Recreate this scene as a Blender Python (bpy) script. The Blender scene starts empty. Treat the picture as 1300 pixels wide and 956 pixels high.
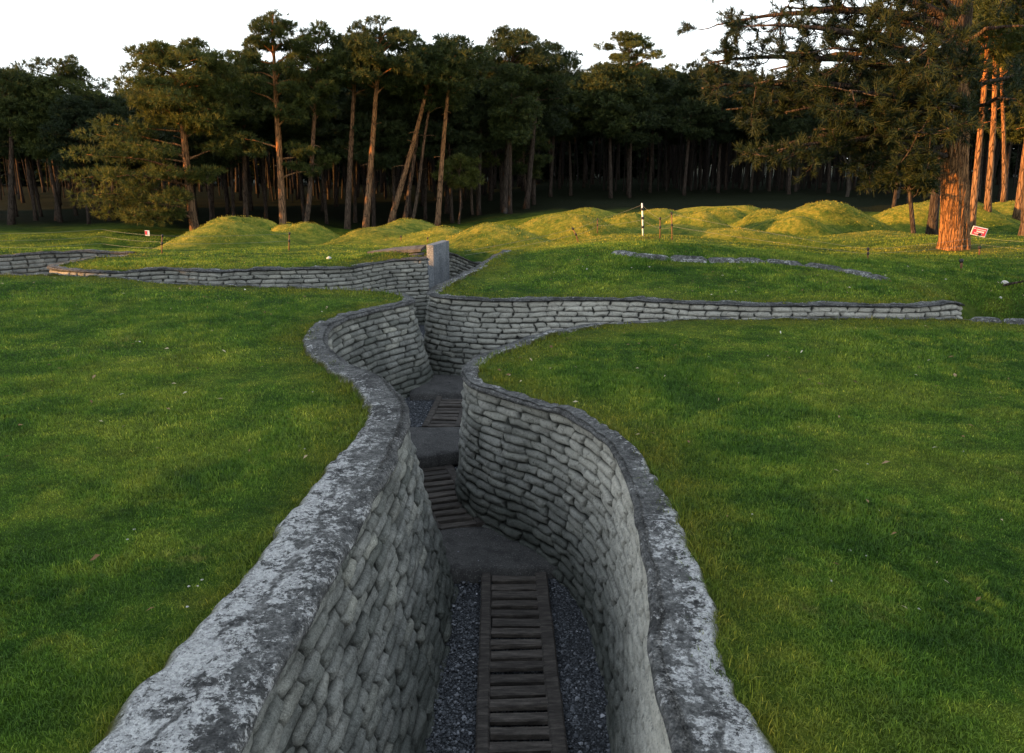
import bpy, math, random
import numpy as np
from mathutils import Vector
from mathutils.geometry import delaunay_2d_cdt
R = math.radians
random.seed(7)
rng = np.random.default_rng(11)
scene = bpy.context.scene
col = scene.collection

# ------------------------------------------------------------------ camera
CAM_H, PITCH, F = 1.70, R(13.0), 1000.0 / 1300.0
cam_data = bpy.data.cameras.new('camera')
cam = bpy.data.objects.new('camera', cam_data)
col.objects.link(cam)
cam.location = (0, 0, CAM_H)
cam.rotation_euler = (math.pi / 2 - PITCH, 0, 0)
cam_data.sensor_width = 36.0
cam_data.lens = 36.0 * F
cam_data.shift_y = -45.0 / 1300.0
cam_data.clip_start = 0.05
cam_data.clip_end = 9000
scene.camera = cam
scene.view_settings.view_transform = 'Standard'
scene.view_settings.look = 'None'
scene.view_settings.exposure = 0
scene.view_settings.gamma = 1
scene.render.film_transparent = False
scene.cycles.max_bounces = 5
scene.cycles.diffuse_bounces = 3
scene.cycles.transparent_max_bounces = 4
scene.cycles.use_denoising = True

SP, CP = math.sin(PITCH), math.cos(PITCH)

def ray(px, py):
    """viewing direction through a point of the photograph (used to survey the site)"""
    a, b = (px - 650) / 1000.0, -(py - 433) / 1000.0
    return Vector((a, CP + b * SP, -SP + b * CP))

def at_z(px, py, z=0.0):
    d = ray(px, py)
    t = (z - CAM_H) / d.z
    return (d.x * t, d.y * t)

def at_d(px, py, dist):
    d = ray(px, py)
    t = dist / d.y
    return Vector((d.x * t, dist, CAM_H + d.z * t))

def sstep(a, b, x):
    t = np.clip((np.asarray(x, float) - a) / (b - a), 0, 1)
    return t * t * (3 - 2 * t)

# ------------------------------------------------------------------ smooth numpy noise
class SinNoise:
    def __init__(self, seed, freq, n=14):
        r = np.random.default_rng(seed)
        a = r.uniform(0, 2 * np.pi, n)
        f = freq * r.uniform(0.5, 1.6, n)
        self.kx, self.ky = np.cos(a) * f, np.sin(a) * f
        self.kz = r.normal(0, 1, n) * freq
        self.p = r.uniform(0, 2 * np.pi, n)
        self.n = n
    def __call__(self, x, y, z=0.0):
        x = np.asarray(x, float); y = np.asarray(y, float)
        z = np.broadcast_to(np.asarray(z, float), x.shape)
        s = np.zeros(x.shape)
        for i in range(self.n):
            s += np.sin(x * self.kx[i] + y * self.ky[i] + z * self.kz[i] + self.p[i])
        return s / math.sqrt(self.n / 2) * 0.5

n_low = SinNoise(1, 0.28)
n_mid = SinNoise(2, 0.8)
n_fine = SinNoise(3, 3.2)
n_patch = SinNoise(4, 1.5)
n_patch2 = SinNoise(5, 5.0)
n_rough = SinNoise(6, 14.0)
n_rough2 = SinNoise(8, 37.0)

# ------------------------------------------------------------------ terrain
# (px, py, distance, radius across, radius along) of mound tops, surveyed from the photograph
MOUNDS = [
    (273, 276, 30.0, 1.6, 1.2), (296, 281, 24.6, 1.55, 1.6), (256, 292, 24.0, 1.1, 1.2), (338, 277, 31.0, 1.5, 1.1), (392, 280, 27.0, 1.5, 1.3), (364, 281, 29.0, 1.2, 1.0), (222, 305, 23.0, 1.0, 1.0),
    (468, 288, 23.5, 1.3, 1.2), (520, 276, 25.5, 1.7, 1.3), (565, 286, 22.5, 1.1, 1.1), (598, 290, 20.8, 1.2, 1.2), (640, 283, 20.2, 1.5, 1.35),
    (700, 272, 24.5, 1.8, 1.5), (750, 280, 23.0, 1.2, 1.2),
    (768, 267, 40, 2.2, 1.4), (802, 269, 34, 1.4, 1.1), (842, 264, 38, 1.8, 1.3), (880, 262, 41, 1.9, 1.4), (905, 270, 29.5, 1.2, 1.0), (922, 263, 36, 1.3, 1.2), (950, 260, 40, 1.8, 1.3), (972, 264, 33, 1.3, 1.1), (860, 273, 31, 1.2, 1.0),
    (1035, 255, 30.5, 2.2, 1.7), (1085, 264, 30, 1.6, 1.3), (1000, 274, 27.5, 1.4, 1.1), (1150, 260, 36, 2.2, 1.5), (1240, 256, 36, 2.6, 1.6), (1285, 254, 40, 2.8, 1.8),
    (860, 284, 25.5, 1.7, 1.3), (935, 290, 24.0, 1.5, 1.2), (1110, 292, 24.0, 1.7, 1.2), (780, 300, 16.8, 2.3, 1.9), (850, 299, 17.2, 2.6, 1.8), (1190, 322, 16.0, 2.2, 1.3),
]
mound_xy = []
for px, py, d, rx, ry in MOUNDS:
    p = at_d(px, py, d)
    mound_xy.append([p.x, p.y, rx, ry, p.z, 0.0])

def base_z(x, y):
    x = np.asarray(x, float); y = np.asarray(y, float)
    return -(1.25 + .85 * sstep(4, -5, x)) * sstep(13.4, 33, y) + .55 * sstep(46, 78, y)

crater_r = np.random.default_rng(5)
CRATERS = [(crater_r.uniform(-22, 34), crater_r.uniform(19.5, 50), crater_r.uniform(.8, 1.7), crater_r.uniform(-0.80, 0.26)) for _ in range(120)]

def rough_terrain(x, y):
    z = base_z(x, y)
    w = sstep(13.5, 19, y)
    z = z + 0.018 * n_mid(x, y) + 0.006 * n_fine(x, y)
    z = z + w * (0.10 * n_low(x, y) + 0.07 * n_mid(x, y))
    c = np.zeros(np.shape(z))
    for cx, cy, r, a in CRATERS:
        q = ((x - cx) ** 2 + (y - cy) ** 2) / (r * r)
        c = c + a * np.exp(-q)
    z = z + w * c * sstep(60, 46, y)
    z = z + 0.25 * np.exp(-(((x - 2.3) / 2.7) ** 2 + ((y - 13.4) / 1.7) ** 2)) + w * (.022 * n_fine(x, y) + .012 * n_fine(y * 2.3, x * 2.3))
    dip = np.exp(-((np.maximum(0, 6.6 - x) / 1.0) ** 2 + ((y - 9.1) / 1.45) ** 2))
    z = z + 0.12 * np.exp(-(((x + 2.0) / .7) ** 2 + ((y - 13.75) / .5) ** 2))
    z = z - 1.30 * dip * sstep(8.6, 9.4, y) * sstep(5.3, 6.3, x)
    z = z - 0.62 * np.exp(-((y - 20.6) / 2.0) ** 2) * sstep(-3.5, -1.0, x) * sstep(11.0, 7.0, x)
    # hollow between the far end of the trench and the big mound
    z = z - 0.72 * np.exp(-(((x + 0.45) / 1.15) ** 2 + ((y - 16.9) / 1.25) ** 2))
    return z

def terrain(x, y):
    x = np.asarray(x, float); y = np.asarray(y, float)
    z = rough_terrain(x, y)
    for mx, my, rx, ry, mz, amp in mound_xy:
        q = ((x - mx) / rx) ** 2 + ((y - my) / ry) ** 2
        z = z + amp * np.exp(-q)
    return z

# solve the mound amplitudes so that the tops reach the surveyed heights
M_ = len(mound_xy)
A = np.zeros((M_, M_)); rhs = np.zeros(M_)
for i, mi in enumerate(mound_xy):
    rhs[i] = mi[4] - float(rough_terrain(mi[0], mi[1]))
    for j, mj in enumerate(mound_xy):
        A[i, j] = math.exp(-((mi[0] - mj[0]) / mj[2]) ** 2 - ((mi[1] - mj[1]) / mj[3]) ** 2)
amps = np.linalg.solve(A + np.eye(M_) * 0.08, rhs)
for m, a in zip(mound_xy, amps):
    m[5] = float(np.clip(a * 1.04, -0.5, 2.3))

def sunlit_gold(x, y):  # dry grass on the mound tops, its gold painting in the low sun
    x = np.asarray(x, float); y = np.asarray(y, float)
    q = np.zeros(x.shape)
    for mx, my, rx, ry, mz, amp in mound_xy:
        q = np.maximum(q, np.exp(-.75 * (((x - mx) / rx) ** 2 + ((y - my) / ry) ** 2)))
    return sstep(13, 19, y) * (.10 + .90 * q)

def tz(x, y):
    return float(terrain(x, y))

def on_ground(px, py):
    """where the sight line through a photo point meets the ground"""
    d = ray(px, py); t = 3.0
    while t < 200:
        p = Vector((0, 0, CAM_H)) + d * t
        if p.z < tz(p.x, p.y):
            return Vector((p.x, p.y, tz(p.x, p.y)))
        t += 0.05
    return Vector((p.x, p.y, tz(p.x, p.y)))

def fz(x, y):
    return -1.20 + 0.17 * sstep(5.0, 8.6, y)

# ------------------------------------------------------------------ trench outline (top inner edges)
def smooth_curve(pts, ds=0.06):
    pts = [np.array(p, float) for p in pts]
    P = [2 * pts[0] - pts[1]] + pts + [2 * pts[-1] - pts[-2]]
    out = []
    for i in range(1, len(P) - 2):
        p0, p1, p2, p3 = P[i - 1], P[i], P[i + 1], P[i + 2]
        t0 = 0; t1 = t0 + np.linalg.norm(p1 - p0) ** 0.5; t2 = t1 + np.linalg.norm(p2 - p1) ** 0.5; t3 = t2 + np.linalg.norm(p3 - p2) ** 0.5
        for t in np.linspace(t1, t2, 24, endpoint=False):
            A1 = (t1 - t) / (t1 - t0) * p0 + (t - t0) / (t1 - t0) * p1
            A2 = (t2 - t) / (t2 - t1) * p1 + (t - t1) / (t2 - t1) * p2
            A3 = (t3 - t) / (t3 - t2) * p2 + (t - t2) / (t3 - t2) * p3
            B1 = (t2 - t) / (t2 - t0) * A1 + (t - t0) / (t2 - t0) * A2
            B2 = (t3 - t) / (t3 - t1) * A2 + (t - t1) / (t3 - t1) * A3
            out.append((t2 - t) / (t2 - t1) * B1 + (t - t1) / (t2 - t1) * B2)
    out.append(pts[-1])
    out = np.array(out)
    L = np.concatenate([[0], np.cumsum(np.linalg.norm(np.diff(out, axis=0), axis=1))])
    s = np.arange(0, L[-1], ds)
    c = np.stack([np.interp(s, L, out[:, 0]), np.interp(s, L, out[:, 1])], 1)
    for _ in range(3):
        c[1:-1] = 0.25 * c[:-2] + 0.5 * c[1:-1] + 0.25 * c[2:]
    return c

L1 = [(-.84, -2.5), (-.84, .5), (-.83, 1.6)] + [at_z(*p) for p in [
    (340, 866), (378, 800), (418, 730), (452, 665), (482, 608), (505, 560), (514, 530), (507, 510), (494, 496), (476, 482),
    (450, 468), (424, 452), (412, 437), (411, 426), (421, 415), (443, 406), (474, 397), (503, 390), (519, 386), (523, 381), (512, 374),
    (480, 369.5), (430, 368), (380, 366.5), (300, 364.5), (215, 360), (150, 353.5), (90, 350.5), (0, 349.5)]] + [(-11, 11.8), (-17, 11.95)]
R1 = [(.50, -2.5), (.50, .5), (.50, 1.6)] + [at_z(*p) for p in [
    (843, 866), (834, 754), (823, 690), (808, 625), (790, 586), (772, 561), (752, 546), (703, 520), (652, 504), (612, 491), (593, 479), (592, 465),
    (605, 453), (630, 444), (705, 422), (775, 412), (850, 407), (960, 405), (1100, 405), (1222, 406), (1300, 409)]] + [(9.5, 8.2), (14, 8.3)]
R2 = [at_z(*p) for p in [(641, 327), (627, 333), (609, 343), (589, 351), (567, 360), (551, 368), (545, 374), (559, 377), (600, 380.5), (650, 382), (700, 381.5), (783, 382), (861, 385),
     (977, 387), (1069, 388), (1138, 390), (1185, 389.5), (1212, 385), (1222, 379), (1213, 373), (1185, 369)]]
L2 = [at_z(*p) for p in [(160, 323.5), (144, 324.5), (118, 327), (95, 331), (75, 335.5), (64, 340), (70, 343.5), (92, 345), (138, 346.5), (171, 344.5), (221, 342.5), (277, 346), (300, 345),
     (369, 344.5), (438, 342), (485, 335.5)]] + [at_z(512, 329.5, .06), (-1.50, 13.2), (-1.30, 13.42)]
L3 = [(-17, 13.9), (-11, 13.9)] + [at_z(*p, -.02) for p in [(0, 327), (59, 323), (105, 321.3), (150, 320.3), (172, 320.2)]]
BK = [(-1.28, 13.95), (-1.22, 14.7), (-1.0, 15.4), (-.62, 15.85), (-.15, 15.7), (.05, 15.1)]
cL1, cR1, cR2, cL2, cL3, cBK = [smooth_curve(c) for c in (L1, R1, R2, L2, L3, BK)]

def curve_normals(c, flip):
    t = np.gradient(c, axis=0)
    t /= np.linalg.norm(t, axis=1)[:, None] + 1e-9
    n = np.stack([-t[:, 1], t[:, 0]], 1)
    return -n if flip else n
# the side the trench lies on
nL1 = curve_normals(cL1, True)
nR1 = curve_normals(cR1, False)
nR2 = curve_normals(cR2, True)
nL2 = curve_normals(cL2, True)
nL3 = curve_normals(cL3, True)
nBK = curve_normals(cBK, True)

def shifted(c, n, off):
    """curve moved back under its coping, kept free of loops on tight bends"""
    q = c - n * off
    k = np.ones(7) / 7
    for ax in (0, 1):
        pad = np.pad(q[:, ax], 3, mode='edge')
        q[:, ax] = np.convolve(pad, k, 'valid')
    return q
void_poly = np.concatenate([
    shifted(cL1, nL1, .07)[::3], shifted(cL3, nL3, .07)[::3], shifted(cL2, nL2, .06)[::3],
    shifted(cBK, nBK, .06)[::3],
    shifted(cR2, nR2, .06)[::3], np.array([(5.62, 10.42), (5.95, 10.36), (6.35, 9.85), (7.2, 9.4), (9.5, 9.25), (14, 9.2)]),
    shifted(cR1, nR1, .06)[::-1][::3]])

def inside(poly, x, y):
    x = np.asarray(x, float); y = np.asarray(y, float)
    res = np.zeros(x.shape, bool)
    xj, yj = poly[-1]
    for xi, yi in poly:
        if yi != yj:
            cnd = ((yi > y) != (yj > y)) & (x < (xj - xi) * (y - yi) / (yj - yi) + xi)
            res ^= cnd
        xj, yj = xi, yi
    return res

# ------------------------------------------------------------------ object helpers
def tag(o, label=None, cat=None, group=None, kind=None):
    if label: o['label'] = label
    if cat: o['category'] = cat
    if group: o['group'] = group
    if kind: o['kind'] = kind
    return o

def thing(name, label, cat, loc=(0, 0, 0), group=None):
    o = bpy.data.objects.new(name, None)
    o.empty_display_size = 0.2
    col.objects.link(o)
    o.location = loc
    return tag(o, label, cat, group)

def fast_mesh(name, V, faces_list, mat, smooth=True, attrs=None):
    """faces_list: list of int arrays (n,k)"""
    me = bpy.data.meshes.new(name)
    V = np.ascontiguousarray(V, dtype=np.float32)
    me.vertices.add(len(V))
    me.vertices.foreach_set('co', V.ravel())
    fl = [np.asarray(f, np.int32) for f in faces_list if len(f)]
    nl = sum(f.size for f in fl); npol = sum(len(f) for f in fl)
    me.loops.add(nl)
    me.loops.foreach_set('vertex_index', np.concatenate([f.ravel() for f in fl]))
    me.polygons.add(npol)
    tot = np.concatenate([np.full(len(f), f.shape[1], np.int32) for f in fl])
    st = np.concatenate([[0], np.cumsum(tot)[:-1]]).astype(np.int32)
    me.polygons.foreach_set('loop_start', st)
    me.update(calc_edges=True)
    me.polygons.foreach_set('use_smooth', np.full(npol, bool(smooth)))
    if attrs:
        for k, a in attrs.items():
            at = me.attributes.new(k, 'FLOAT', 'POINT')
            at.data.foreach_set('value', np.ascontiguousarray(a, dtype=np.float32))
    me.materials.append(mat)
    if len(V) < 400000: me.validate()
    return me

def link(name, me, parent=None, loc=None):
    o = bpy.data.objects.new(name, me)
    col.objects.link(o)
    if parent: o.parent = parent
    if loc is not None: o.location = loc
    return o

class MB:
    """collects shapes for one mesh"""
    def __init__(self):
        self.V = []; self.Q = []; self.T = []; self.n = 0; self.tone = []
    def add(self, V, Q=None, T=None, tone=0.5):
        V = np.asarray(V, float).reshape(-1, 3)
        if Q is not None and len(Q): self.Q.append(np.asarray(Q, int) + self.n)
        if T is not None and len(T): self.T.append(np.asarray(T, int) + self.n)
        self.V.append(V); self.n += len(V)
        t = np.asarray(tone, float)
        self.tone.append(np.broadcast_to(t, (len(V),)).copy())
    def tube(self, pts, rad, sides=8, cap=True, tone=0.5, wob=0.0):
        pts = np.asarray(pts, float); rad = np.broadcast_to(np.asarray(rad, float), (len(pts),))
        t = np.gradient(pts, axis=0); t /= np.linalg.norm(t, axis=1)[:, None] + 1e-9
        ref = np.array([0.31, 0.2, 0.93]) if abs(t[0, 2]) < 0.8 else np.array([1.0, 0.1, 0.0])
        a = np.cross(t, ref); a /= np.linalg.norm(a, axis=1)[:, None] + 1e-9
        b = np.cross(t, a)
        ang = np.linspace(0, 2 * np.pi, sides, endpoint=False)
        rr = rad[:, None] * (1 + wob * rng.normal(0, 1, (len(pts), sides)))
        V = pts[:, None, :] + rr[..., None] * (np.cos(ang)[None, :, None] * a[:, None, :] + np.sin(ang)[None, :, None] * b[:, None, :])
        i = np.arange(len(pts) - 1)[:, None] * sides; j = np.arange(sides)[None, :]; j2 = (j + 1) % sides
        Q = np.stack([i + j, i + j2, i + sides + j2, i + sides + j], -1).reshape(-1, 4)
        V = V.reshape(-1, 3)
        if cap:
            V = np.concatenate([V, pts[:1], pts[-1:]])
            c0, c1 = len(V) - 2, len(V) - 1
            k = np.arange(sides); k2 = (k + 1) % sides; e = (len(pts) - 1) * sides
            T = np.concatenate([np.stack([k2, k, np.full(sides, c0)], 1), np.stack([e + k, e + k2, np.full(sides, c1)], 1)])
        else:
            T = None
        self.add(V, Q, T, tone)
    def box(self, c, size, rz=0.0, jit=0.0, tone=0.5, bev=0.0):
        sx, sy, sz = np.asarray(size, float) / 2
        if bev <= 0:
            V = np.array([(-sx, -sy, -sz), (sx, -sy, -sz), (sx, sy, -sz), (-sx, sy, -sz), (-sx, -sy, sz), (sx, -sy, sz), (sx, sy, sz), (-sx, sy, sz)])
            Q = [(0, 3, 2, 1), (4, 5, 6, 7), (0, 1, 5, 4), (1, 2, 6, 5), (2, 3, 7, 6), (3, 0, 4, 7)]
        else:
            b = bev
            def ring(x, y, z): return [(-x, -y, z), (x, -y, z), (x, y, z), (-x, y, z)]
            V = np.array(ring(sx - b, sy - b, -sz) + ring(sx, sy, -sz + b) + ring(sx, sy, sz - b) + ring(sx - b, sy - b, sz))
            Q = [(3, 2, 1, 0), (12, 13, 14, 15)]
            for r in range(3):
                for k in range(4):
                    k2 = (k + 1) % 4
                    Q.append((r * 4 + k, r * 4 + k2, r * 4 + 4 + k2, r * 4 + 4 + k))
        V = V + rng.normal(0, jit, V.shape) if jit else V
        cs, sn = math.cos(rz), math.sin(rz)
        V = np.stack([V[:, 0] * cs - V[:, 1] * sn + c[0], V[:, 0] * sn + V[:, 1] * cs + c[1], V[:, 2] + c[2]], 1)
        self.add(V, Q, None, tone)
    def mesh(self, name, mat, smooth=True):
        F_ = []
        if self.Q: F_.append(np.concatenate(self.Q))
        if self.T: F_.append(np.concatenate(self.T))
        return fast_mesh(name, np.concatenate(self.V), F_, mat, smooth, {'tone': np.concatenate(self.tone)})
    def build(self, name, mat, parent=None, smooth=True, loc=None):
        return link(name, self.mesh(name, mat, smooth), parent, loc)

# ------------------------------------------------------------------ materials
class Mat:
    def __init__(self, name):
        self.m = bpy.data.materials.new(name); self.m.use_nodes = True
        self.t = self.m.node_tree
        self.t.nodes.clear()
        self.out = self.n('ShaderNodeOutputMaterial')
    def n(self, kind, **kw):
        nd = self.t.nodes.new(kind)
        for k, v in kw.items():
            if k.startswith('i_'):
                nd.inputs[k[2:].replace('_', ' ')].default_value = v
            else:
                setattr(nd, k, v)
        return nd
    def l(self, a, b): self.t.links.new(a, b)
    def coord(self, kind='Object'): return self.n('ShaderNodeTexCoord').outputs[kind]
    def pos(self): return self.n('ShaderNodeNewGeometry').outputs['Position']
    def attr(self, name): return self.n('ShaderNodeAttribute', attribute_name=name).outputs['Fac']
    def mapping(self, src, scale):
        mp = self.n('ShaderNodeMapping'); mp.inputs['Scale'].default_value = scale
        self.l(src, mp.inputs['Vector']); return mp.outputs['Vector']
    def noise(self, src, scale, detail=4, rough=0.6, dist=0.0):
        nd = self.n('ShaderNodeTexNoise'); nd.inputs['Scale'].default_value = scale
        nd.inputs['Detail'].default_value = detail; nd.inputs['Roughness'].default_value = rough
        nd.inputs['Distortion'].default_value = dist
        self.l(src, nd.inputs['Vector']); return nd.outputs['Fac']
    def voro(self, src, scale, feature='F1'):
        nd = self.n('ShaderNodeTexVoronoi', feature=feature); nd.inputs['Scale'].default_value = scale
        self.l(src, nd.inputs['Vector']); return nd
    def ramp(self, src, stops):
        r = self.n('ShaderNodeValToRGB'); e = r.color_ramp.elements
        while len(e) < len(stops): e.new(0.5)
        for el, (p, c) in zip(e, stops):
            el.position = p; el.color = tuple(c) + (1,) if len(c) == 3 else c
        self.l(src, r.inputs['Fac']); return r.outputs['Color']
    def rampf(self, src, a, b):
        r = self.n('ShaderNodeMapRange'); r.inputs['From Min'].default_value = a; r.inputs['From Max'].default_value = b
        r.interpolation_type = 'SMOOTHSTEP'
        self.l(src, r.inputs['Value']); return r.outputs['Result']
    def math(self, op, a, b=None):
        m = self.n('ShaderNodeMath', operation=op)
        for k, v in ((0, a), (1, b)):
            if v is None: continue
            if isinstance(v, (int, float)): m.inputs[k].default_value = v
            else: self.l(v, m.inputs[k])
        return m.outputs[0]
    def mix(self, fac, a, b, blend='MIX'):
        m = self.n('ShaderNodeMix', data_type='RGBA', blend_type=blend)
        for k, v in ((0, fac), (6, a), (7, b)):
            if isinstance(v, (int, float)): m.inputs[k].default_value = v
            elif isinstance(v, tuple): m.inputs[k].default_value = v + (1,) if len(v) == 3 else v
            else: self.l(v, m.inputs[k])
        return m.outputs[2]
    def bump(self, h, strength=0.5, dist=0.02, prev=None):
        b = self.n('ShaderNodeBump'); b.inputs['Strength'].default_value = strength; b.inputs['Distance'].default_value = dist
        self.l(h, b.inputs['Height'])
        if prev is not None: self.l(prev, b.inputs['Normal'])
        return b.outputs['Normal']
    def surf(self, color, rough=0.9, normal=None, spec=0.2, metal=0.0):
        p = self.n('ShaderNodeBsdfPrincipled')
        if isinstance(color, tuple): p.inputs['Base Color'].default_value = color + (1,)
        else: self.l(color, p.inputs['Base Color'])
        p.inputs['Roughness'].default_value = rough
        p.inputs['Specular IOR Level'].default_value = spec
        p.inputs['Metallic'].default_value = metal
        if normal is not None: self.l(normal, p.inputs['Normal'])
        self.l(p.outputs[0], self.out.inputs['Surface']); return p
    def leafy(self, color, trans=0.3, rough=0.7, spec=0.15):
        p = self.n('ShaderNodeBsdfPrincipled'); self.l(color, p.inputs['Base Color'])
        p.inputs['Roughness'].default_value = rough; p.inputs['Specular IOR Level'].default_value = spec
        tr = self.n('ShaderNodeBsdfTranslucent'); self.l(color, tr.inputs['Color'])
        mx = self.n('ShaderNodeMixShader'); mx.inputs[0].default_value = trans
        self.l(p.outputs[0], mx.inputs[1]); self.l(tr.outputs[0], mx.inputs[2])
        self.l(mx.outputs[0], self.out.inputs['Surface'])

def grass_colour(M, tone):
    p = M.pos()
    big = M.noise(p, 0.55, 5, 0.62)
    mid = M.noise(p, 2.6, 5, 0.65)
    fine = M.noise(p, 14.0, 4, 0.7)
    c = M.ramp(big, [(0.37, (.038, .100, .013)), (0.50, (.120, .212, .025)), (0.61, (.285, .325, .044))])
    c2 = M.ramp(mid, [(0.39, (.028, .080, .013)), (0.52, (.112, .206, .024)), (0.63, (.300, .335, .046))])
    c = M.mix(0.5, c, c2)
    spot = M.math('MULTIPLY', M.rampf(M.noise(p, 1.7, 6, .75, .5), .53, .66), M.rampf(M.noise(p, 7, 4, .7), .42, .60))
    c = M.mix(M.math('MULTIPLY', spot, .75), c, (.29, .325, .040))
    dk = M.rampf(M.noise(p, .9, 5, .7, .4), .56, .70)
    c = M.mix(M.math('MULTIPLY', dk, .7), c, (.022, .066, .013))
    straw = M.rampf(M.noise(p, 1.15, 6, 0.72), 0.57, 0.70)
    straw = M.math('MULTIPLY', straw, M.rampf(fine, 0.40, 0.62))
    c = M.mix(M.math('MULTIPLY', straw, 0.75), c, (.20, .17, .055))
    sp = M.n('ShaderNodeSeparateXYZ'); M.l(p, sp.inputs[0])
    sun_or_dry = M.math('MULTIPLY', M.attr('sun_or_dry'), M.rampf(mid, .25, .58))
    c = M.mix(M.math('MULTIPLY', sun_or_dry, .75), c, M.mix(M.rampf(M.noise(p, 5.0, 5, .75), .40, .60), (.21, .19, .032), (.50, .36, .062)))  # mound yellow brightened to stand in for golden sunlight
    moss = M.math('MULTIPLY', M.attr('soil'), M.rampf(mid, .30, .60))
    c = M.mix(M.math('MULTIPLY', moss, .85), c, (.165, .165, .020))
    c = M.mix(M.rampf(fine, 0.3, 0.75), M.mix(1.0, c, (.62, .66, .60), 'MULTIPLY'), c)
    return c

def mk_ground():
    M = Mat('grass_ground')
    p = M.pos()
    c = grass_colour(M, None)
    c = M.mix(1.0, c, M.mix(M.attr('sun_or_dry'), (.44, .46, .41), (.95, .92, .85)), 'MULTIPLY')
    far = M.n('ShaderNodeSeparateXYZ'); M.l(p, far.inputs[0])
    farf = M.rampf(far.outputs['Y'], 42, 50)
    c = M.mix(farf, c, (.011, .014, .006))  # leaf-litter floor of the wood, its shade painted in as near-black
    edge = M.math('MULTIPLY', M.attr('soil'), .55)
    soil = M.ramp(M.noise(p, 9, 5, .7), [(.3, (.030, .026, .013)), (.5, (.062, .075, .018)), (.68, (.12, .13, .022))])
    c = M.mix(edge, c, soil)
    h = M.noise(p, 11, 6, 0.75)
    h2 = M.noise(p, 38, 4, 0.75)
    nm = M.bump(h, 0.55, 0.08)
    nm = M.bump(h2, 0.7, 0.04, nm)
    M.surf(c, 0.95, nm, 0.05)
    return M.m

def mk_grass():
    M = Mat('grass_blades')
    t = M.attr('tone')
    c = grass_colour(M, t)
    c = M.mix(1.0, c, M.ramp(t, [(0.0, (.55, .60, .5)), (0.5, (1.15, 1.15, 1.0)), (0.86, (1.7, 1.55, 1.1)), (0.94, (2.6, 2.0, 1.7)), (1.0, (3.0, 2.2, 2.6))]), 'MULTIPLY')
    M.leafy(c, 0.33, 0.62, 0.18)
    return M.m

def mk_bags():
    M = Mat('weathered_sandbags')
    p = M.pos(); tone = M.attr('tone'); cav = M.attr('cav'); hgt = M.attr('hgt'); lit = M.attr('pale')
    n1 = M.noise(p, 3.2, 6, .7); n2 = M.noise(p, 28, 5, .75); n3 = M.noise(p, 95, 3, .7)
    c = M.ramp(n1, [(.30, (.165, .168, .155)), (.50, (.315, .32, .292)), (.68, (.48, .475, .435))])
    c = M.mix(1.0, c, M.ramp(tone, [(0, (.58, .60, .58)), (.5, (1, 1, 1)), (1, (1.36, 1.33, 1.25))]), 'MULTIPLY')
    c = M.mix(lit, c, M.mix(n1, (.58, .56, .49), (.84, .81, .71)))  # paler bags; also carries the skylight painted on the near right wall
    c = M.mix(M.math('MULTIPLY', M.rampf(n2, .52, .72), .75), c, (.055, .06, .055))
    c = M.mix(M.math('MULTIPLY', M.rampf(M.noise(p, 9, 5, .75), .56, .70), .55), c, (.43, .43, .40))
    c = M.mix(M.math('MULTIPLY', M.rampf(n3, .58, .72), .55), c, (.05, .052, .05))
    # darker and greener low on the wall, black staining streaks
    low_dark = M.rampf(hgt, .62, .05)
    c = M.mix(M.math('MULTIPLY', low_dark, .72), c, M.mix(n2, (.050, .058, .048), (.10, .115, .095)))
    sx = M.mapping(p, (2.2, 2.2, .8))
    c = M.mix(M.math('MULTIPLY', M.rampf(M.noise(sx, 1.4, 4, .65), .57, .72), .42), c, (.048, .05, .048))
    c = M.mix(M.math('MULTIPLY', cav, .82), c, (.020, .021, .018))
    pit = M.rampf(M.noise(p, 60, 4, .8), .42, .60)
    nm = M.bump(n2, 1.0, .035)
    nm = M.bump(M.math('SUBTRACT', 1.0, pit), .8, .012, nm)
    nm = M.bump(n3, 1.0, .012, nm)
    c = M.mix(M.math('MULTIPLY', M.rampf(M.noise(p, 60, 4, .8), .56, .70), .65), c, (.035, .037, .034))
    M.surf(c, .93, nm, .15)
    return M.m

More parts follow.
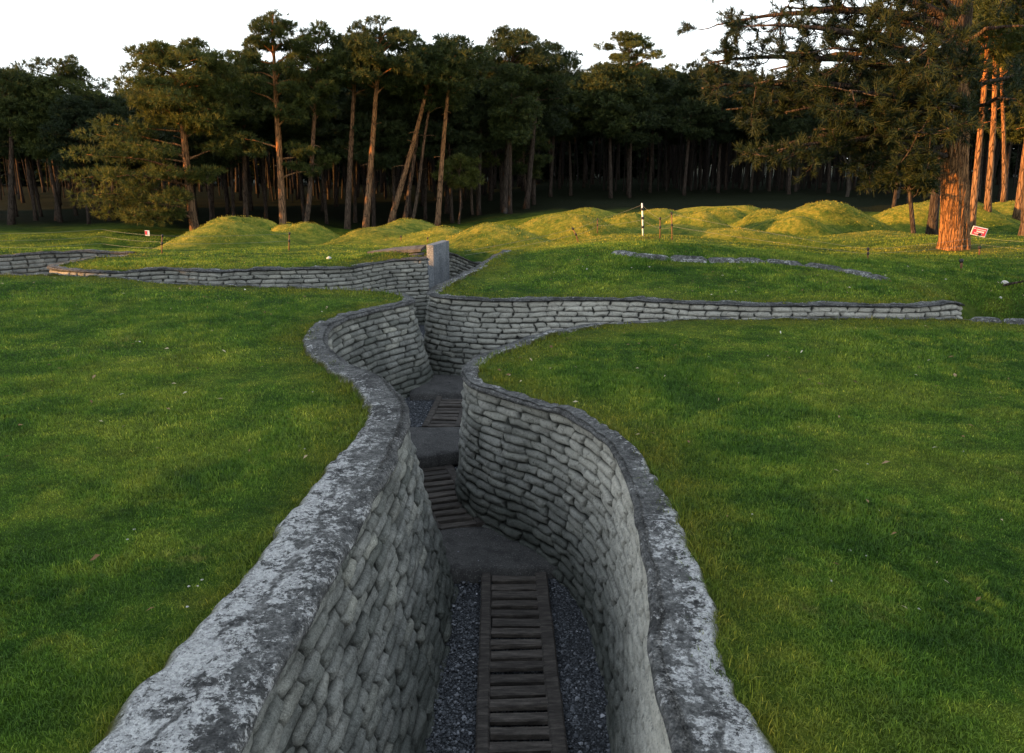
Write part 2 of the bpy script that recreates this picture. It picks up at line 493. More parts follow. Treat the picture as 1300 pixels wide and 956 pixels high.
def mk_coping():
    M = Mat('lichened_coping')
    p = M.pos(); ac = M.attr('across'); dk = M.attr('tone')
    n1 = M.noise(p, 5.5, 6, .72); n2 = M.noise(p, 26, 6, .78); n3 = M.noise(p, 120, 3, .7)
    c = M.ramp(n2, [(.32, (.060, .061, .060)), (.50, (.185, .185, .18)), (.68, (.36, .355, .34))])
    c = M.mix(M.math('MULTIPLY', M.rampf(M.noise(p, 3.3, 6, .75), .47, .64), .85), c, M.mix(n2, (.020, .020, .021), (.11, .11, .108)))
    # flaky white lichen, mostly on the outer half of the near stretches
    lm = M.math('ADD', M.math('MULTIPLY', n2, .55), M.math('MULTIPLY', n1, .45))
    lm = M.math('ADD', lm, M.math('MULTIPLY', M.math('SUBTRACT', ac, .5), .20))
    lm = M.math('ADD', lm, M.math('MULTIPLY', M.math('SUBTRACT', dk, .5), .30))
    lm = M.math('ADD', lm, M.math('MULTIPLY', M.math('SUBTRACT', M.noise(p, 48, 5, .8), .5), .62))
    lm = M.math('ADD', lm, M.math('MULTIPLY', M.math('SUBTRACT', M.noise(p, 11, 6, .8, .8), .5), .60))
    f = M.math('MULTIPLY', M.rampf(lm, .565, .635), M.rampf(M.noise(p, 90, 4, .85), .34, .44))
    ck = M.math('ABSOLUTE', M.math('SUBTRACT', M.math('ADD', ac, M.math('MULTIPLY', M.math('SUBTRACT', M.noise(p, 4, 5, .7), .5), .7)), .52))
    f = M.math('MULTIPLY', f, M.math('MAXIMUM', M.rampf(ck, .01, .06), M.rampf(M.noise(p, 2.3, 3, .6), .50, .42)))
    c = M.mix(f, c, M.mix(n3, (.50, .50, .49), (.84, .83, .82)))
    vg = M.voro(p, 85)
    c = M.mix(1.0, c, M.ramp(vg.outputs['Color'], [(0, (.50, .50, .50)), (.5, (.95, .95, .95)), (1, (1.2, 1.2, 1.18))]), 'MULTIPLY')
    moss = M.math('MULTIPLY', M.rampf(ac, .82, .95), M.rampf(n1, .36, .54))
    c = M.mix(moss, c, M.mix(n2, (.040, .050, .010), (.15, .155, .022)))
    c = M.mix(M.math('MULTIPLY', M.rampf(n3, .60, .70), .7), c, (.03, .03, .03))
    c = M.mix(M.math('MULTIPLY', M.rampf(M.noise(p, 70, 5, .85), .56, .64), .8), c, (.03, .03, .031))
    nm = M.bump(n2, 1.0, .05)
    nm = M.bump(M.noise(p, 60, 4, .8), 1.0, .022, nm)
    nm = M.bump(n3, 1.0, .012, nm)
    nm = M.bump(M.math('SUBTRACT', 1.0, vg.outputs['Distance']), .9, .012, nm)
    nm = M.bump(f, .5, .010, nm)
    M.surf(c, .95, nm, .12)
    return M.m

def mk_gravel():
    M = Mat('trench_gravel')
    p = M.pos()
    v = M.voro(p, 75)
    v2 = M.voro(p, 140)
    c = M.ramp(v.outputs['Color'], [(0, (.03, .032, .036)), (.5, (.085, .09, .098)), (1, (.26, .27, .29))])
    c = M.mix(M.rampf(v.outputs['Distance'], .25, .75), c, (.02, .022, .025))
    c = M.mix(M.rampf(M.noise(p, 1.8, 4, .6), .45, .65), c, M.mix(.6, c, (.04, .042, .045)))
    h = M.math('SUBTRACT', 1.0, v.outputs['Distance'])
    nm = M.bump(h, 1.0, .02)
    M.surf(c, .9, nm, .2)
    return M.m

def mk_pebble():
    M = Mat('pebble')
    t = M.attr('tone')
    c = M.ramp(t, [(0, (.03, .033, .037)), (.5, (.10, .105, .115)), (.85, (.24, .245, .26)), (1, (.55, .55, .58))])
    M.surf(c, .85, None, .2)
    return M.m

def mk_concrete(name, lo, hi, scale=6.0):
    M = Mat(name)
    p = M.pos()
    n1 = M.noise(p, scale, 6, .7); n2 = M.noise(p, scale * 8, 5, .7)
    c = M.ramp(n1, [(.3, lo), (.7, hi)])
    c = M.mix(M.math('MULTIPLY', M.rampf(n2, .50, .72), .7), c, tuple(x * .35 for x in lo))
    c = M.mix(M.math('MULTIPLY', M.rampf(M.noise(p, scale * 20, 2, .6), .54, .68), .6), c, tuple(min(.7, x * 2.2) for x in hi))
    st = M.noise(M.mapping(p, (6, 6, .7)), 1.6, 4, .65)
    c = M.mix(M.math('MULTIPLY', M.rampf(st, .5, .7), .5), c, tuple(x * .45 for x in lo))
    nm = M.bump(n2, .7, .015)
    M.surf(c, .9, nm, .2)
    return M.m

def mk_wood():
    M = Mat('grey_duckboard')
    p = M.coord('Object'); t = M.attr('tone')
    g = M.noise(M.mapping(p, (2, 14, 6)), 4, 6, .7)
    n2 = M.noise(p, 60, 4, .7)
    c = M.ramp(g, [(.3, (.020, .017, .015)), (.5, (.055, .048, .042)), (.7, (.115, .100, .088))])
    c = M.mix(1.0, c, M.ramp(t, [(0, (.65, .65, .65)), (1, (1.35, 1.33, 1.3))]), 'MULTIPLY')
    c = M.mix(M.math('MULTIPLY', M.rampf(n2, .55, .7), .5), c, (.02, .02, .02))
    nm = M.bump(g, .6, .012); nm = M.bump(n2, .5, .006, nm)
    M.surf(c, .88, nm, .2)
    return M.m

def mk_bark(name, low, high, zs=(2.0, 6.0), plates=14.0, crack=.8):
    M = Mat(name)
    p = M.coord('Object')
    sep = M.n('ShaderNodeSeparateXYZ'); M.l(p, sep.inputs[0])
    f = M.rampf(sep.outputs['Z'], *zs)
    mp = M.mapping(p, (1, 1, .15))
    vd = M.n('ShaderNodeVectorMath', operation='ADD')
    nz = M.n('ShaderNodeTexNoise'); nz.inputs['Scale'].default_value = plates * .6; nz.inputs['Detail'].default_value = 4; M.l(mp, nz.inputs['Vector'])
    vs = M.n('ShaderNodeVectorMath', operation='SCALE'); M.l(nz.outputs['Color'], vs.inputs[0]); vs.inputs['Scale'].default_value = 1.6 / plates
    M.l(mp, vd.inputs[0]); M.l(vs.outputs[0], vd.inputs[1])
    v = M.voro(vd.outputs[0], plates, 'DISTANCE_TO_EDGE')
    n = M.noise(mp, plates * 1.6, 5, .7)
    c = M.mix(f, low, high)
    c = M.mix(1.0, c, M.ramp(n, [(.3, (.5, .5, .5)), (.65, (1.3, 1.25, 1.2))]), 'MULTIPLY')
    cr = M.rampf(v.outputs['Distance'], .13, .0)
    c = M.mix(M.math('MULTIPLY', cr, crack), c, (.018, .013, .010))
    nm = M.bump(M.math('ADD', M.math('MULTIPLY', M.rampf(v.outputs['Distance'], 0, .2), .8), M.math('MULTIPLY', n, .5)), .9, .05)
    M.surf(c, .95, nm, .08)
    return M.m

def mk_needles(name, dark, mid, light, trans=.22):
    M = Mat(name)
    t = M.attr('tone')
    oi = M.n('ShaderNodeObjectInfo').outputs['Random']
    p = M.coord('Object')
    n = M.noise(p, 1.1, 4, .65)
    k = M.math('ADD', M.math('MULTIPLY', t, .55), M.math('MULTIPLY', n, .45))
    c = M.ramp(k, [(.22, dark), (.5, mid), (.78, light)])
    c = M.mix(1.0, c, M.ramp(oi, [(0, (.75, .80, .82)), (1, (1.2, 1.15, 1.0))]), 'MULTIPLY')
    M.leafy(c, trans, .6, .2)
    return M.m

def flat(name, c, rough=.6, metal=0.0):
    M = Mat(name)
    n = M.noise(M.coord('Object'), 40, 3, .6)
    cc = M.mix(1.0, c, M.ramp(n, [(.3, (.8, .8, .8)), (.7, (1.1, 1.1, 1.1))]), 'MULTIPLY')
    M.surf(cc, rough, None, .3, metal)
    return M.m

m_ground, m_grass, m_bags, m_coping = mk_ground(), mk_grass(), mk_bags(), mk_coping()
m_gravel, m_pebble, m_wood = mk_gravel(), mk_pebble(), mk_wood()
m_slab = mk_concrete('dark_floor_concrete', (.034, .033, .032), (.078, .075, .071), 5)
m_post = mk_concrete('pale_grey_concrete', (.085, .095, .108), (.185, .20, .215), 3)
m_roof = mk_concrete('gravelly_roof_concrete', (.035, .035, .036), (.11, .105, .10), 9)
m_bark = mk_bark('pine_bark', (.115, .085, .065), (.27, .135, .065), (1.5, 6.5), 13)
m_bark_hot = mk_bark('sunlit_orange_bark', (.22, .135, .08), (.37, .165, .06), (1.0, 6.0), 11)  # brighter bark copy with low sunlight painted into the orange
m_bark_dark = mk_bark('shaded_pine_bark', (.070, .055, .045), (.12, .075, .05), (2, 8), 12)  # darker bark copy with the wood's shade painted in
m_bark_big = mk_bark('plated_pine_bark', (.25, .130, .058), (.08, .055, .036), (2.6, 4.6), 17, .75)  # upper trunk darkened to paint in the shade of its own crown
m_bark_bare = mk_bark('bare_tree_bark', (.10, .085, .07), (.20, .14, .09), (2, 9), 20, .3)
m_stem = mk_bark('shaded_stems', (.045, .038, .033), (.06, .05, .04), (2, 9), 20, .3)  # stem colour darkened, shade between the pines painted in
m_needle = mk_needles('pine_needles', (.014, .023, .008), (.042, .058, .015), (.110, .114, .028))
m_needle_warm = mk_needles('sunlit_pine_needles', (.022, .030, .008), (.062, .078, .018), (.140, .140, .032), .32)  # warmer needle copy, sunlight painted into the colour
m_needle_dark = mk_needles('shaded_pine_needles', (.011, .019, .009), (.026, .039, .014), (.052, .062, .021))  # darker needle copy with deep-wood shade in its colour
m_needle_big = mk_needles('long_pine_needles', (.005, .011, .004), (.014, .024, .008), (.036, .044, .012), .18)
m_white = flat('white_paint', (.75, .75, .72))
m_black = flat('black_plastic', (.02, .02, .02))
m_rust = flat('rusty_iron', (.16, .075, .035), .8)
m_wire = flat('fence_wire', (.20, .20, .17), .5)
m_red = flat('red_sign_paint', (.62, .05, .075), .5)
m_chalk = flat('pale_stone', (.46, .44, .40), .9)
m_leaf = flat('dry_leaf', (.20, .09, .04), .8)

# ------------------------------------------------------------------ world and sun
SUN_AZ = R(75)      # measured from straight behind the camera towards its left
SUN_EL = R(6.0)
travel = Vector((math.sin(SUN_AZ), math.cos(SUN_AZ), 0))          # horizontal way the light goes
world = bpy.data.worlds.new('World'); scene.world = world; world.use_nodes = True
wt = world.node_tree; wt.nodes.clear()
wo = wt.nodes.new('ShaderNodeOutputWorld'); bg = wt.nodes.new('ShaderNodeBackground')
sky = wt.nodes.new('ShaderNodeTexSky'); sky.sky_type = 'NISHITA'; sky.sun_disc = False
sky.sun_elevation = SUN_EL
to_sun = -travel
sky.sun_rotation = math.atan2(to_sun.x, to_sun.y) % (2 * math.pi)
sky.altitude = 100; sky.air_density = 1.0; sky.dust_density = 1.5; sky.ozone_density = 1.0
hs = wt.nodes.new('ShaderNodeHueSaturation'); hs.inputs['Saturation'].default_value = 0.45; hs.inputs['Value'].default_value = 1.0
gm = wt.nodes.new('ShaderNodeMix'); gm.data_type = 'RGBA'; gm.inputs[0].default_value = 0.55
gm.inputs[7].default_value = (17.0, 17.8, 18.9, 1)      # thin bright overcast veil
# the veil is brightest low down and thins towards a duller zenith
tc = wt.nodes.new('ShaderNodeTexCoord'); sx_ = wt.nodes.new('ShaderNodeSeparateXYZ'); wt.links.new(tc.outputs['Generated'], sx_.inputs[0])
vr = wt.nodes.new('ShaderNodeValToRGB'); wt.links.new(sx_.outputs['Z'], vr.inputs[0])
el_ = vr.color_ramp.elements
el_[0].position = 0.0; el_[0].color = (.92, .97, 1.0, 1)
el_[1].position = .8; el_[1].color = (.46, .54, .66, 1)
e2 = el_.new(.22); e2.color = (.90, .97, 1.0, 1)
cn = wt.nodes.new('ShaderNodeTexNoise'); cn.inputs['Scale'].default_value = 2.2; cn.inputs['Detail'].default_value = 5
cm = wt.nodes.new('ShaderNodeMapping'); cm.inputs['Scale'].default_value = (1, 1, 5); wt.links.new(tc.outputs['Generated'], cm.inputs[0]); wt.links.new(cm.outputs[0], cn.inputs['Vector'])
cr_ = wt.nodes.new('ShaderNodeMapRange'); cr_.inputs['From Min'].default_value = .3; cr_.inputs['From Max'].default_value = .7; cr_.inputs['To Min'].default_value = 20.5; cr_.inputs['To Max'].default_value = 25.0
wt.links.new(cn.outputs['Fac'], cr_.inputs['Value'])
vm = wt.nodes.new('ShaderNodeVectorMath'); vm.operation = 'SCALE'; wt.links.new(vr.outputs[0], vm.inputs[0]); wt.links.new(cr_.outputs[0], vm.inputs['Scale'])
wt.links.new(vm.outputs[0], gm.inputs[7])
wt.links.new(sky.outputs[0], hs.inputs['Color']); wt.links.new(hs.outputs[0], gm.inputs[6]); wt.links.new(gm.outputs[2], bg.inputs[0])
bg.inputs[1].default_value = 0.15
wt.links.new(bg.outputs[0], wo.inputs[0])
sd = bpy.data.lights.new('sun', 'SUN'); sd.energy = 5.0; sd.angle = R(0.6); sd.color = (3.0, 1.40, .36)
sun = bpy.data.objects.new('sun', sd); col.objects.link(sun)
dirv = Vector((travel.x * math.cos(SUN_EL), travel.y * math.cos(SUN_EL), -math.sin(SUN_EL)))
sun.rotation_euler = dirv.to_track_quat('-Z', 'Y').to_euler()
sun.location = (-30, -20, 20)

# ------------------------------------------------------------------ ground sheet
def build_ground():
    pts = []
    def grid(x0, x1, y0, y1, st, j=.25, skip=None):
        xs = np.arange(x0, x1 + 1e-6, st); ys = np.arange(y0, y1 + 1e-6, st)
        X, Y = np.meshgrid(xs, ys)
        X = X + rng.uniform(-j, j, X.shape) * st; Y = Y + rng.uniform(-j, j, Y.shape) * st
        P = np.stack([X.ravel(), Y.ravel()], 1)
        if skip is not None:
            k = ~((P[:, 0] > skip[0]) & (P[:, 0] < skip[1]) & (P[:, 1] > skip[2]) & (P[:, 1] < skip[3])); P = P[k]
        pts.append(P)
    grid(-13, 14, -3, 18, .30)
    grid(-34, 42, 42.2, 50, .62); grid(-17, 26, 18.4, 42, .40); grid(-34, -17.3, 18.4, 42, .62); grid(26.3, 42, 18.4, 42, .62)
    grid(-60, 70, -40, 80, 3.0, .25, (-13.5, 14.5, -3.5, 18.3))
    pts[-1] = pts[-1][~((pts[-1][:, 0] > -34.5) & (pts[-1][:, 0] < 42.5) & (pts[-1][:, 1] > 18) & (pts[-1][:, 1] < 50.5))]
    grid(-400, 400, -200, 600, 40, .2, (-62, 72, -42, 82))
    for r in (900, 1800, 3500, 6000):
        a = np.linspace(0, 2 * np.pi, 40, endpoint=False)
        pts.append(np.stack([np.cos(a) * r, np.sin(a) * r], 1))
    P = np.concatenate(pts)
    P = P[~inside(void_poly, P[:, 0], P[:, 1])]
    nP = len(void_poly)
    allp = [Vector(v) for v in void_poly] + [Vector(v) for v in P]
    edges = [(i, (i + 1) % nP) for i in range(nP)]
    vo, eo, fo, *_ = delaunay_2d_cdt(allp, edges, [], 0, 1e-5)
    V = np.array([(v.x, v.y) for v in vo])
    T = np.array([f for f in fo if len(f) == 3])
    cen = V[T].mean(1)
    T = T[~inside(void_poly, cen[:, 0], cen[:, 1])]
    a, b, c = V[T[:, 0]], V[T[:, 1]], V[T[:, 2]]
    sgn = (b[:, 0] - a[:, 0]) * (c[:, 1] - a[:, 1]) - (b[:, 1] - a[:, 1]) * (c[:, 0] - a[:, 0])
    T[sgn < 0] = T[sgn < 0][:, ::-1]
    z = terrain(V[:, 0], V[:, 1])
    return V, T, z
GV, GT, GZ = build_ground()

def edge_dist(x, y):
    """distance to the nearest wall crest"""
    d = np.full(np.shape(x), 1e9)
    for c in (cL1, cR1, cR2, cL2, cL3, cBK):
        q = c[::4]
        for i in range(0, len(q), 40):
            s = q[i:i + 40]
            dd = np.sqrt(((x[:, None] - s[None, :, 0]) ** 2 + (y[:, None] - s[None, :, 1]) ** 2).min(1))
            d = np.minimum(d, dd)
    return d
near = (np.abs(GV[:, 0]) < 20) & (np.abs(GV[:, 1]) < 22)
soil = np.zeros(len(GV))
ed = edge_dist(GV[near, 0], GV[near, 1])
soil[near] = sstep(.42, .12, ed) * .7
dipm = np.exp(-(((GV[:, 0] - 8.0) / 2.6) ** 2 + ((GV[:, 1] - 10.2) / .9) ** 2))
soil = np.maximum(soil, dipm * .75)
pine_at = on_ground(1212, 316)
soil = np.maximum(soil, np.exp(-(((GV[:, 0] - pine_at.x) / 1.0) ** 2 + ((GV[:, 1] - pine_at.y) / 1.0) ** 2)))
nv0 = len(void_poly)
GVx = np.concatenate([np.column_stack([GV, GZ]), np.column_stack([void_poly, terrain(void_poly[:, 0], void_poly[:, 1])]), np.column_stack([void_poly, np.full(nv0, -1.35)])])
k_ = np.arange(nv0); b0_ = len(GV)
assert nv0 == len(void_poly)
skirt = np.stack([b0_ + k_, b0_ + (k_ + 1) % nv0, b0_ + nv0 + (k_ + 1) % nv0, b0_ + nv0 + k_], 1)
soil = np.concatenate([soil, np.ones(2 * nv0)])
g = link('ground', fast_mesh('ground', GVx, [GT, skirt], m_ground, True, {'soil': soil, 'sun_or_dry': sunlit_gold(GVx[:, 0], GVx[:, 1])}))
tag(g, kind='structure')

# trench floor, gravel
xs = np.arange(-17, 14.01, .25); ys = np.arange(-2.6, 17.01, .25)
X, Y = np.meshgrid(xs, ys)
Z = fz(X, Y) + .010 * n_fine(X, Y) + .008 * n_patch2(X, Y)
idx = np.arange(X.size).reshape(X.shape)
Q = np.stack([idx[:-1, :-1], idx[:-1, 1:], idx[1:, 1:], idx[1:, :-1]], -1).reshape(-1, 4)
cx = X.ravel()[Q].mean(1); cy = Y.ravel()[Q].mean(1)
grown = void_poly
keep = inside(grown, cx, cy) | (edge_dist(cx, cy) < .5)
fl = link('trench_floor', fast_mesh('trench_floor', np.stack([X.ravel(), Y.ravel(), Z.ravel()], 1), [Q[keep]], m_gravel))
tag(fl, kind='structure')

# ------------------------------------------------------------------ sandbag walls
def build_wall(name, label, c, n, batter, cop_w, drop=.0, course=.065, white=None, worn=None, seed=0, s_range=None, lip=.040, thick=.55, blen=(.18, .29), pale=None, fine=None):
    """c: crest line, n: into the trench, batter(p)-> base offset, cop_w(p)-> coping width"""
    r = np.random.default_rng(seed)
    root = thing(name, label, 'wall', (float(c[len(c) // 2, 0]), float(c[len(c) // 2, 1]), 0))
    off = np.array([root.location.x, root.location.y, 0])
    s = np.concatenate([[0], np.cumsum(np.linalg.norm(np.diff(c, axis=0), axis=1))])
    zt = terrain(c[:, 0], c[:, 1]) - drop
    k = np.ones(15) / 15
    zt = np.convolve(np.pad(zt, 7, mode='edge'), k, 'valid') + .01 * np.sin(s * 1.7 + seed)
    zb = fz(c[:, 0], c[:, 1]) - .06
    bt = np.array([batter(p) for p in c])
    # smooth normals so base line does not cross itself
    nn = n.copy()
    for ax in (0, 1):
        nn[:, ax] = np.convolve(np.pad(n[:, ax], 5, mode='edge'), np.ones(11) / 11, 'valid')
    nn /= np.linalg.norm(nn, axis=1)[:, None]
    Lt = s[-1]
    def face(ss, hh, out):
        """ss along, hh metres under the crest, out from the face"""
        x = np.interp(ss, s, c[:, 0]); y = np.interp(ss, s, c[:, 1])
        nx = np.interp(ss, s, nn[:, 0]); ny = np.interp(ss, s, nn[:, 1])
        t = np.interp(ss, s, zt); b = np.interp(ss, s, zb); B = np.interp(ss, s, bt)
        f = np.clip(hh / (t - b), 0, 1.2)
        o = B * (0.75 * f + .25 * f * f) + out
        return np.stack([x + nx * o, y + ny * o, t - hh], -1)
    Vs, Qs, tone, cav, hgt, pal = [], [], [], [], [], []
    cnt = 0
    nu, nv = 11, 7
    U, W = np.meshgrid(np.linspace(-1, 1, nu), np.linspace(-1, 1, nv))
    U = np.sign(U) * np.abs(U) ** .62
    W = np.sign(W) * np.abs(W) ** .8
    prof = (1 - np.abs(U) ** 5) ** .48 * (1 - np.abs(W) ** 2.5) ** .62
    ii = np.arange(nu * nv).reshape(nv, nu)
    Qb = np.stack([ii[:-1, :-1], ii[:-1, 1:], ii[1:, 1:], ii[1:, :-1]], -1).reshape(-1, 4)
    maxh = float((zt - zb).max())
    rows = int(maxh / course) + 1
    for row in range(rows):
        pos = r.uniform(-.3, 0)
        wob_p, wob_a = r.uniform(0, 6), .005
        while pos < Lt:
            L = r.uniform(*blen)
            if r.random() < .08: L *= .6
            sc = pos + L / 2
            pos += L + r.uniform(-.004, .006)
            if sc < 0 or sc > Lt: continue
            if s_range and not (s_range[0] <= sc <= s_range[1]): continue
            Hc = np.interp(sc, s, zt - zb)
            hmid = .015 + course * (row + .5)
            if hmid > Hc + .04: continue
            p2 = (np.interp(sc, s, c[:, 0]), np.interp(sc, s, c[:, 1]))
            wn = worn(p2, hmid) if worn else 0.0
            D = r.uniform(.025, .036) * (1 - .45 * wn)
            tilt = r.normal(0, .0035); ends = r.uniform(.90, 1.0)
            ss = sc + U * L / 2 * 1.02 + .012 * np.sin(W * 2 + r.uniform(0, 6)) * (np.abs(U) > .85)
            sag = .004 * (U ** 2) * r.uniform(-1, 1.2)
            hh = hmid - W * course * .525 * (1 - .10 * np.abs(U) ** 6) + tilt * U + sag + wob_a * np.sin(ss * 2.1 + wob_p)
            lump = 1 + .17 * np.sin(U * r.uniform(1, 3) + r.uniform(0, 6)) + .08 * np.sin(W * 3 + U * 4 + r.uniform(0, 6))
            out = -.020 + D * prof * lump + r.normal(0, .0045) * (1 - .5 * wn)
            P = face(np.clip(ss, 0, Lt), hh, out)
            nz = n_rough(P[..., 0], P[..., 1], P[..., 2]) * .0042 + n_rough2(P[..., 0], P[..., 1], P[..., 2]) * .0035
            P = P + nz[..., None]
            Vs.append(P.reshape(-1, 3)); Qs.append(Qb + cnt); cnt += nu * nv
            tone.append(np.full(nu * nv, np.clip(r.normal(.5, .22), 0, 1)))
            cav.append(((1 - np.clip(prof, 0, 1)) ** 2.2 * (1 - .55 * wn)).ravel())
            hgt.append(1 - np.clip(hh / Hc, 0, 1).ravel())
            pl = pale(p2, hmid / Hc) if pale else 0.0
            pal.append(np.full(nu * nv, pl))
    # dark backing that closes the joints
    m = len(c)
    nb = 10
    hs_ = np.linspace(0.0, 1.03, nb)
    Pb = np.stack([face(s, hs_[k2] * (zt - zb), np.full(m, -.019)) for k2 in range(nb)], 0)
    ib = np.arange(nb * m).reshape(nb, m)
    Qk = np.stack([ib[:-1, :-1], ib[:-1, 1:], ib[1:, 1:], ib[1:, :-1]], -1).reshape(-1, 4)
    if s_range:
        sm = (s[:-1] >= s_range[0] - .2) & (s[1:] <= s_range[1] + .2)
        Qk = Qk.reshape(nb - 1, m - 1, 4)[:, sm].reshape(-1, 4)
    Vs.append(Pb.reshape(-1, 3)); Qs.append(Qk + cnt); cnt += nb * m
    tone.append(np.full(nb * m, .3)); cav.append(np.full(nb * m, .93)); hgt.append(np.full(nb * m, .5)); pal.append(np.zeros(nb * m))
    V = np.concatenate(Vs) - off
    me = fast_mesh('sandbag_facing', V, [np.concatenate(Qs)], m_bags, True,
                   {'tone': np.concatenate(tone), 'cav': np.concatenate(cav), 'hgt': np.concatenate(hgt), 'pale': np.concatenate(pal)})
    link('sandbag_facing', me, root)
    # coping: rounded rough slab along the crest
    cc = smooth_resample(c, .022); sc_ = np.concatenate([[0], np.cumsum(np.linalg.norm(np.diff(cc, axis=0), axis=1))])
    nx = np.interp(sc_, s, nn[:, 0]); ny = np.interp(sc_, s, nn[:, 1]); zc = np.interp(sc_, s, zt)
    w = np.array([cop_w(p) for p in cc])
    w = w * (1 + .035 * np.sin(sc_ * 3.1 + seed) + .025 * np.sin(sc_ * 8.7))
    prof2 = [(lip - .028, -.03, 0), (lip - .008, -.012, 0), (lip, .012, .02), (lip - .012, .036, .08), (-.02, .048, .16)]
    for q in np.linspace(.16, .86, 12): prof2.append((None, .052, q))
    prof2 += [(None, .034, .92), (None, .004, .97), (None, -.07, 1.0)]
    if callable(thick):
        tk = np.array([thick(p) for p in cc])
    else:
        tk = np.full(len(cc), thick)
    rowsP = []; ac = []; tn = []
    joint = np.zeros(len(cc))
    jp = 0.0
    while jp < sc_[-1]:
        jp += r.uniform(.75, 1.3)
        joint = np.maximum(joint, np.exp(-((sc_ - jp) / .014) ** 2))
    wl = np.array([white(p) if white else .35 for p in cc])
    for o, z, q in prof2:
        if o is None: o_ = lip - (w + lip) * q
        else: o_ = np.full(len(cc), o)
        P = np.stack([cc[:, 0] + nx * o_, cc[:, 1] + ny * o_, zc + z * tk], 1)
        am = .016 if q > .02 else .010
        dz = n_fine(P[:, 0] * 2.2, P[:, 1] * 2.2) * am * .8 + n_rough(P[:, 0], P[:, 1], z) * am * .55 + n_rough2(P[:, 0], P[:, 1], z) * am * .32
        lat = (n_rough(P[:, 1], P[:, 0], z + 2) * .009 + n_fine(P[:, 1] * 2, P[:, 0] * 2) * .010)
        lat = lat * (.8 if q > .9 else 1) + (n_rough2(P[:, 0], P[:, 1]) * .012 if q > .8 else 0)
        P[:, 2] += dz - joint * (.010 if 0 < q < .97 else 0)
        P[:, 0] += nx * lat; P[:, 1] += ny * lat
        rowsP.append(P - off); ac.append(np.full(len(cc), q)); tn.append(wl)
    nP = len(rowsP); mm = len(cc)
    ig = np.arange(nP * mm).reshape(nP, mm)
    Qc = np.stack([ig[:-1, :-1], ig[1:, :-1], ig[1:, 1:], ig[:-1, 1:]], -1).reshape(-1, 4)
    me = fast_mesh('coping', np.concatenate(rowsP), [Qc], m_coping, True, {'across': np.concatenate(ac), 'tone': np.concatenate(tn)})
    link('coping', me, root)
    return root

def smooth_resample(c, ds):
    s = np.concatenate([[0], np.cumsum(np.linalg.norm(np.diff(c, axis=0), axis=1))])
    q = np.arange(0, s[-1], ds)
    return np.stack([np.interp(q, s, c[:, 0]), np.interp(q, s, c[:, 1])], 1)

def lerp_tab(tab, y):
    return float(np.interp(y, [t[0] for t in tab], [t[1] for t in tab]))

build_wall('trench_wall', 'long grey sandbag wall below the left lawn, with white lichen on its broad coping', cL1, nL1,
           lambda p: lerp_tab([(1, .32), (4.5, .34), (5.6, .30), (8.0, .22), (9.4, .30), (10.4, .22)], p[1]) if p[0] > -3.5 else .12,
           lambda p: (lerp_tab([(1, .42), (2.3, .40), (3.6, .34), (4.9, .27), (5.8, .24), (7.5, .2), (8.8, .15)], p[1]) if p[1] < 9.2 else lerp_tab([(-3.0, .05), (-1.8, .12)], p[0])),
           white=lambda p: lerp_tab([(2.0, .98), (3.6, .82), (5.0, .60), (6.0, .40), (8, .36)], p[1]) if p[0] > -3 else .4, seed=1, thick=lambda p: lerp_tab([(4, 1.0), (6, .9), (9.2, .6), (10.2, .25)], p[1]), pale=lambda p, h: 0.0)
build_wall('trench_wall', 'curving pale sandbag wall below the right lawn, worn smooth and painted skylit at its near end', cR1, nR1,
           lambda p: lerp_tab([(1, .16), (4.6, .14), (5.4, .06), (6.2, .10), (6.9, .16), (8.0, .14)], p[1]) if p[0] < 1.6 else .1,
           lambda p: (lerp_tab([(1.5, .28), (2.3, .26), (3.2, .19), (4.2, .13), (5, .10), (6, .09), (6.6, .13), (7.6, .13), (8.2, .12)], p[1]) if p[0] < .2 or p[1] < 6 else lerp_tab([(.2, .12), (1.2, .05)], p[0])),
           white=lambda p: lerp_tab([(2.0, .85), (3.0, .78), (4.2, .45), (5.0, .30), (6.5, .42)], p[1]) if p[0] > -.6 else .4, seed=2, thick=lambda p: .6 if p[1] < 6 or p[0] < .2 else lerp_tab([(.2, .55), (1.2, .2)], p[0]),
           worn=lambda p, h: .75 * float(sstep(4.6, 3.4, p[1])) * (1 if h < .7 else .6) if p[0] < 1.6 else 0,
           pale=lambda p, h: .95 * float(sstep(5.6, 4.0, p[1]) * sstep(.9, .1, h)) + .22 * (1 - h) if p[0] < 1.6 else 0.2)  # skylight on the near upper wall painted in as paler bags
build_wall('trench_wall', 'tall rounded sandbag wall holding up the raised middle lawn at the trench fork', cR2, nR2,
           lambda p: lerp_tab([(-1.5, .16), (-.6, .20), (0, .14), (5, .08)], p[0]),
           lambda p: .15, white=lambda p: .46, seed=3, thick=.32, blen=(.155, .25), pale=lambda p, h: .60 * float(sstep(-1.0, 1.0, p[0])) + .25 - .25 * h)
build_wall('trench_wall', 'sandbag wall behind the left lawn, ending against the upright concrete slab', cL2, nL2,
           lambda p: .12, lambda p: .15, white=lambda p: .42, seed=4, thick=.4, blen=(.16, .26), pale=lambda p, h: .25)
build_wall('trench_wall', 'dark blue grey sandbag wall at the far left edge of the photo', cL3, nL3,
           lambda p: .08, lambda p: .14, white=lambda p: .25, seed=5, course=.078)
build_wall('trench_wall', 'short shadowed sandbag wall closing the trench beyond the concrete slab', cBK, nBK,
           lambda p: .06, lambda p: .12, white=lambda p: .2, seed=6)

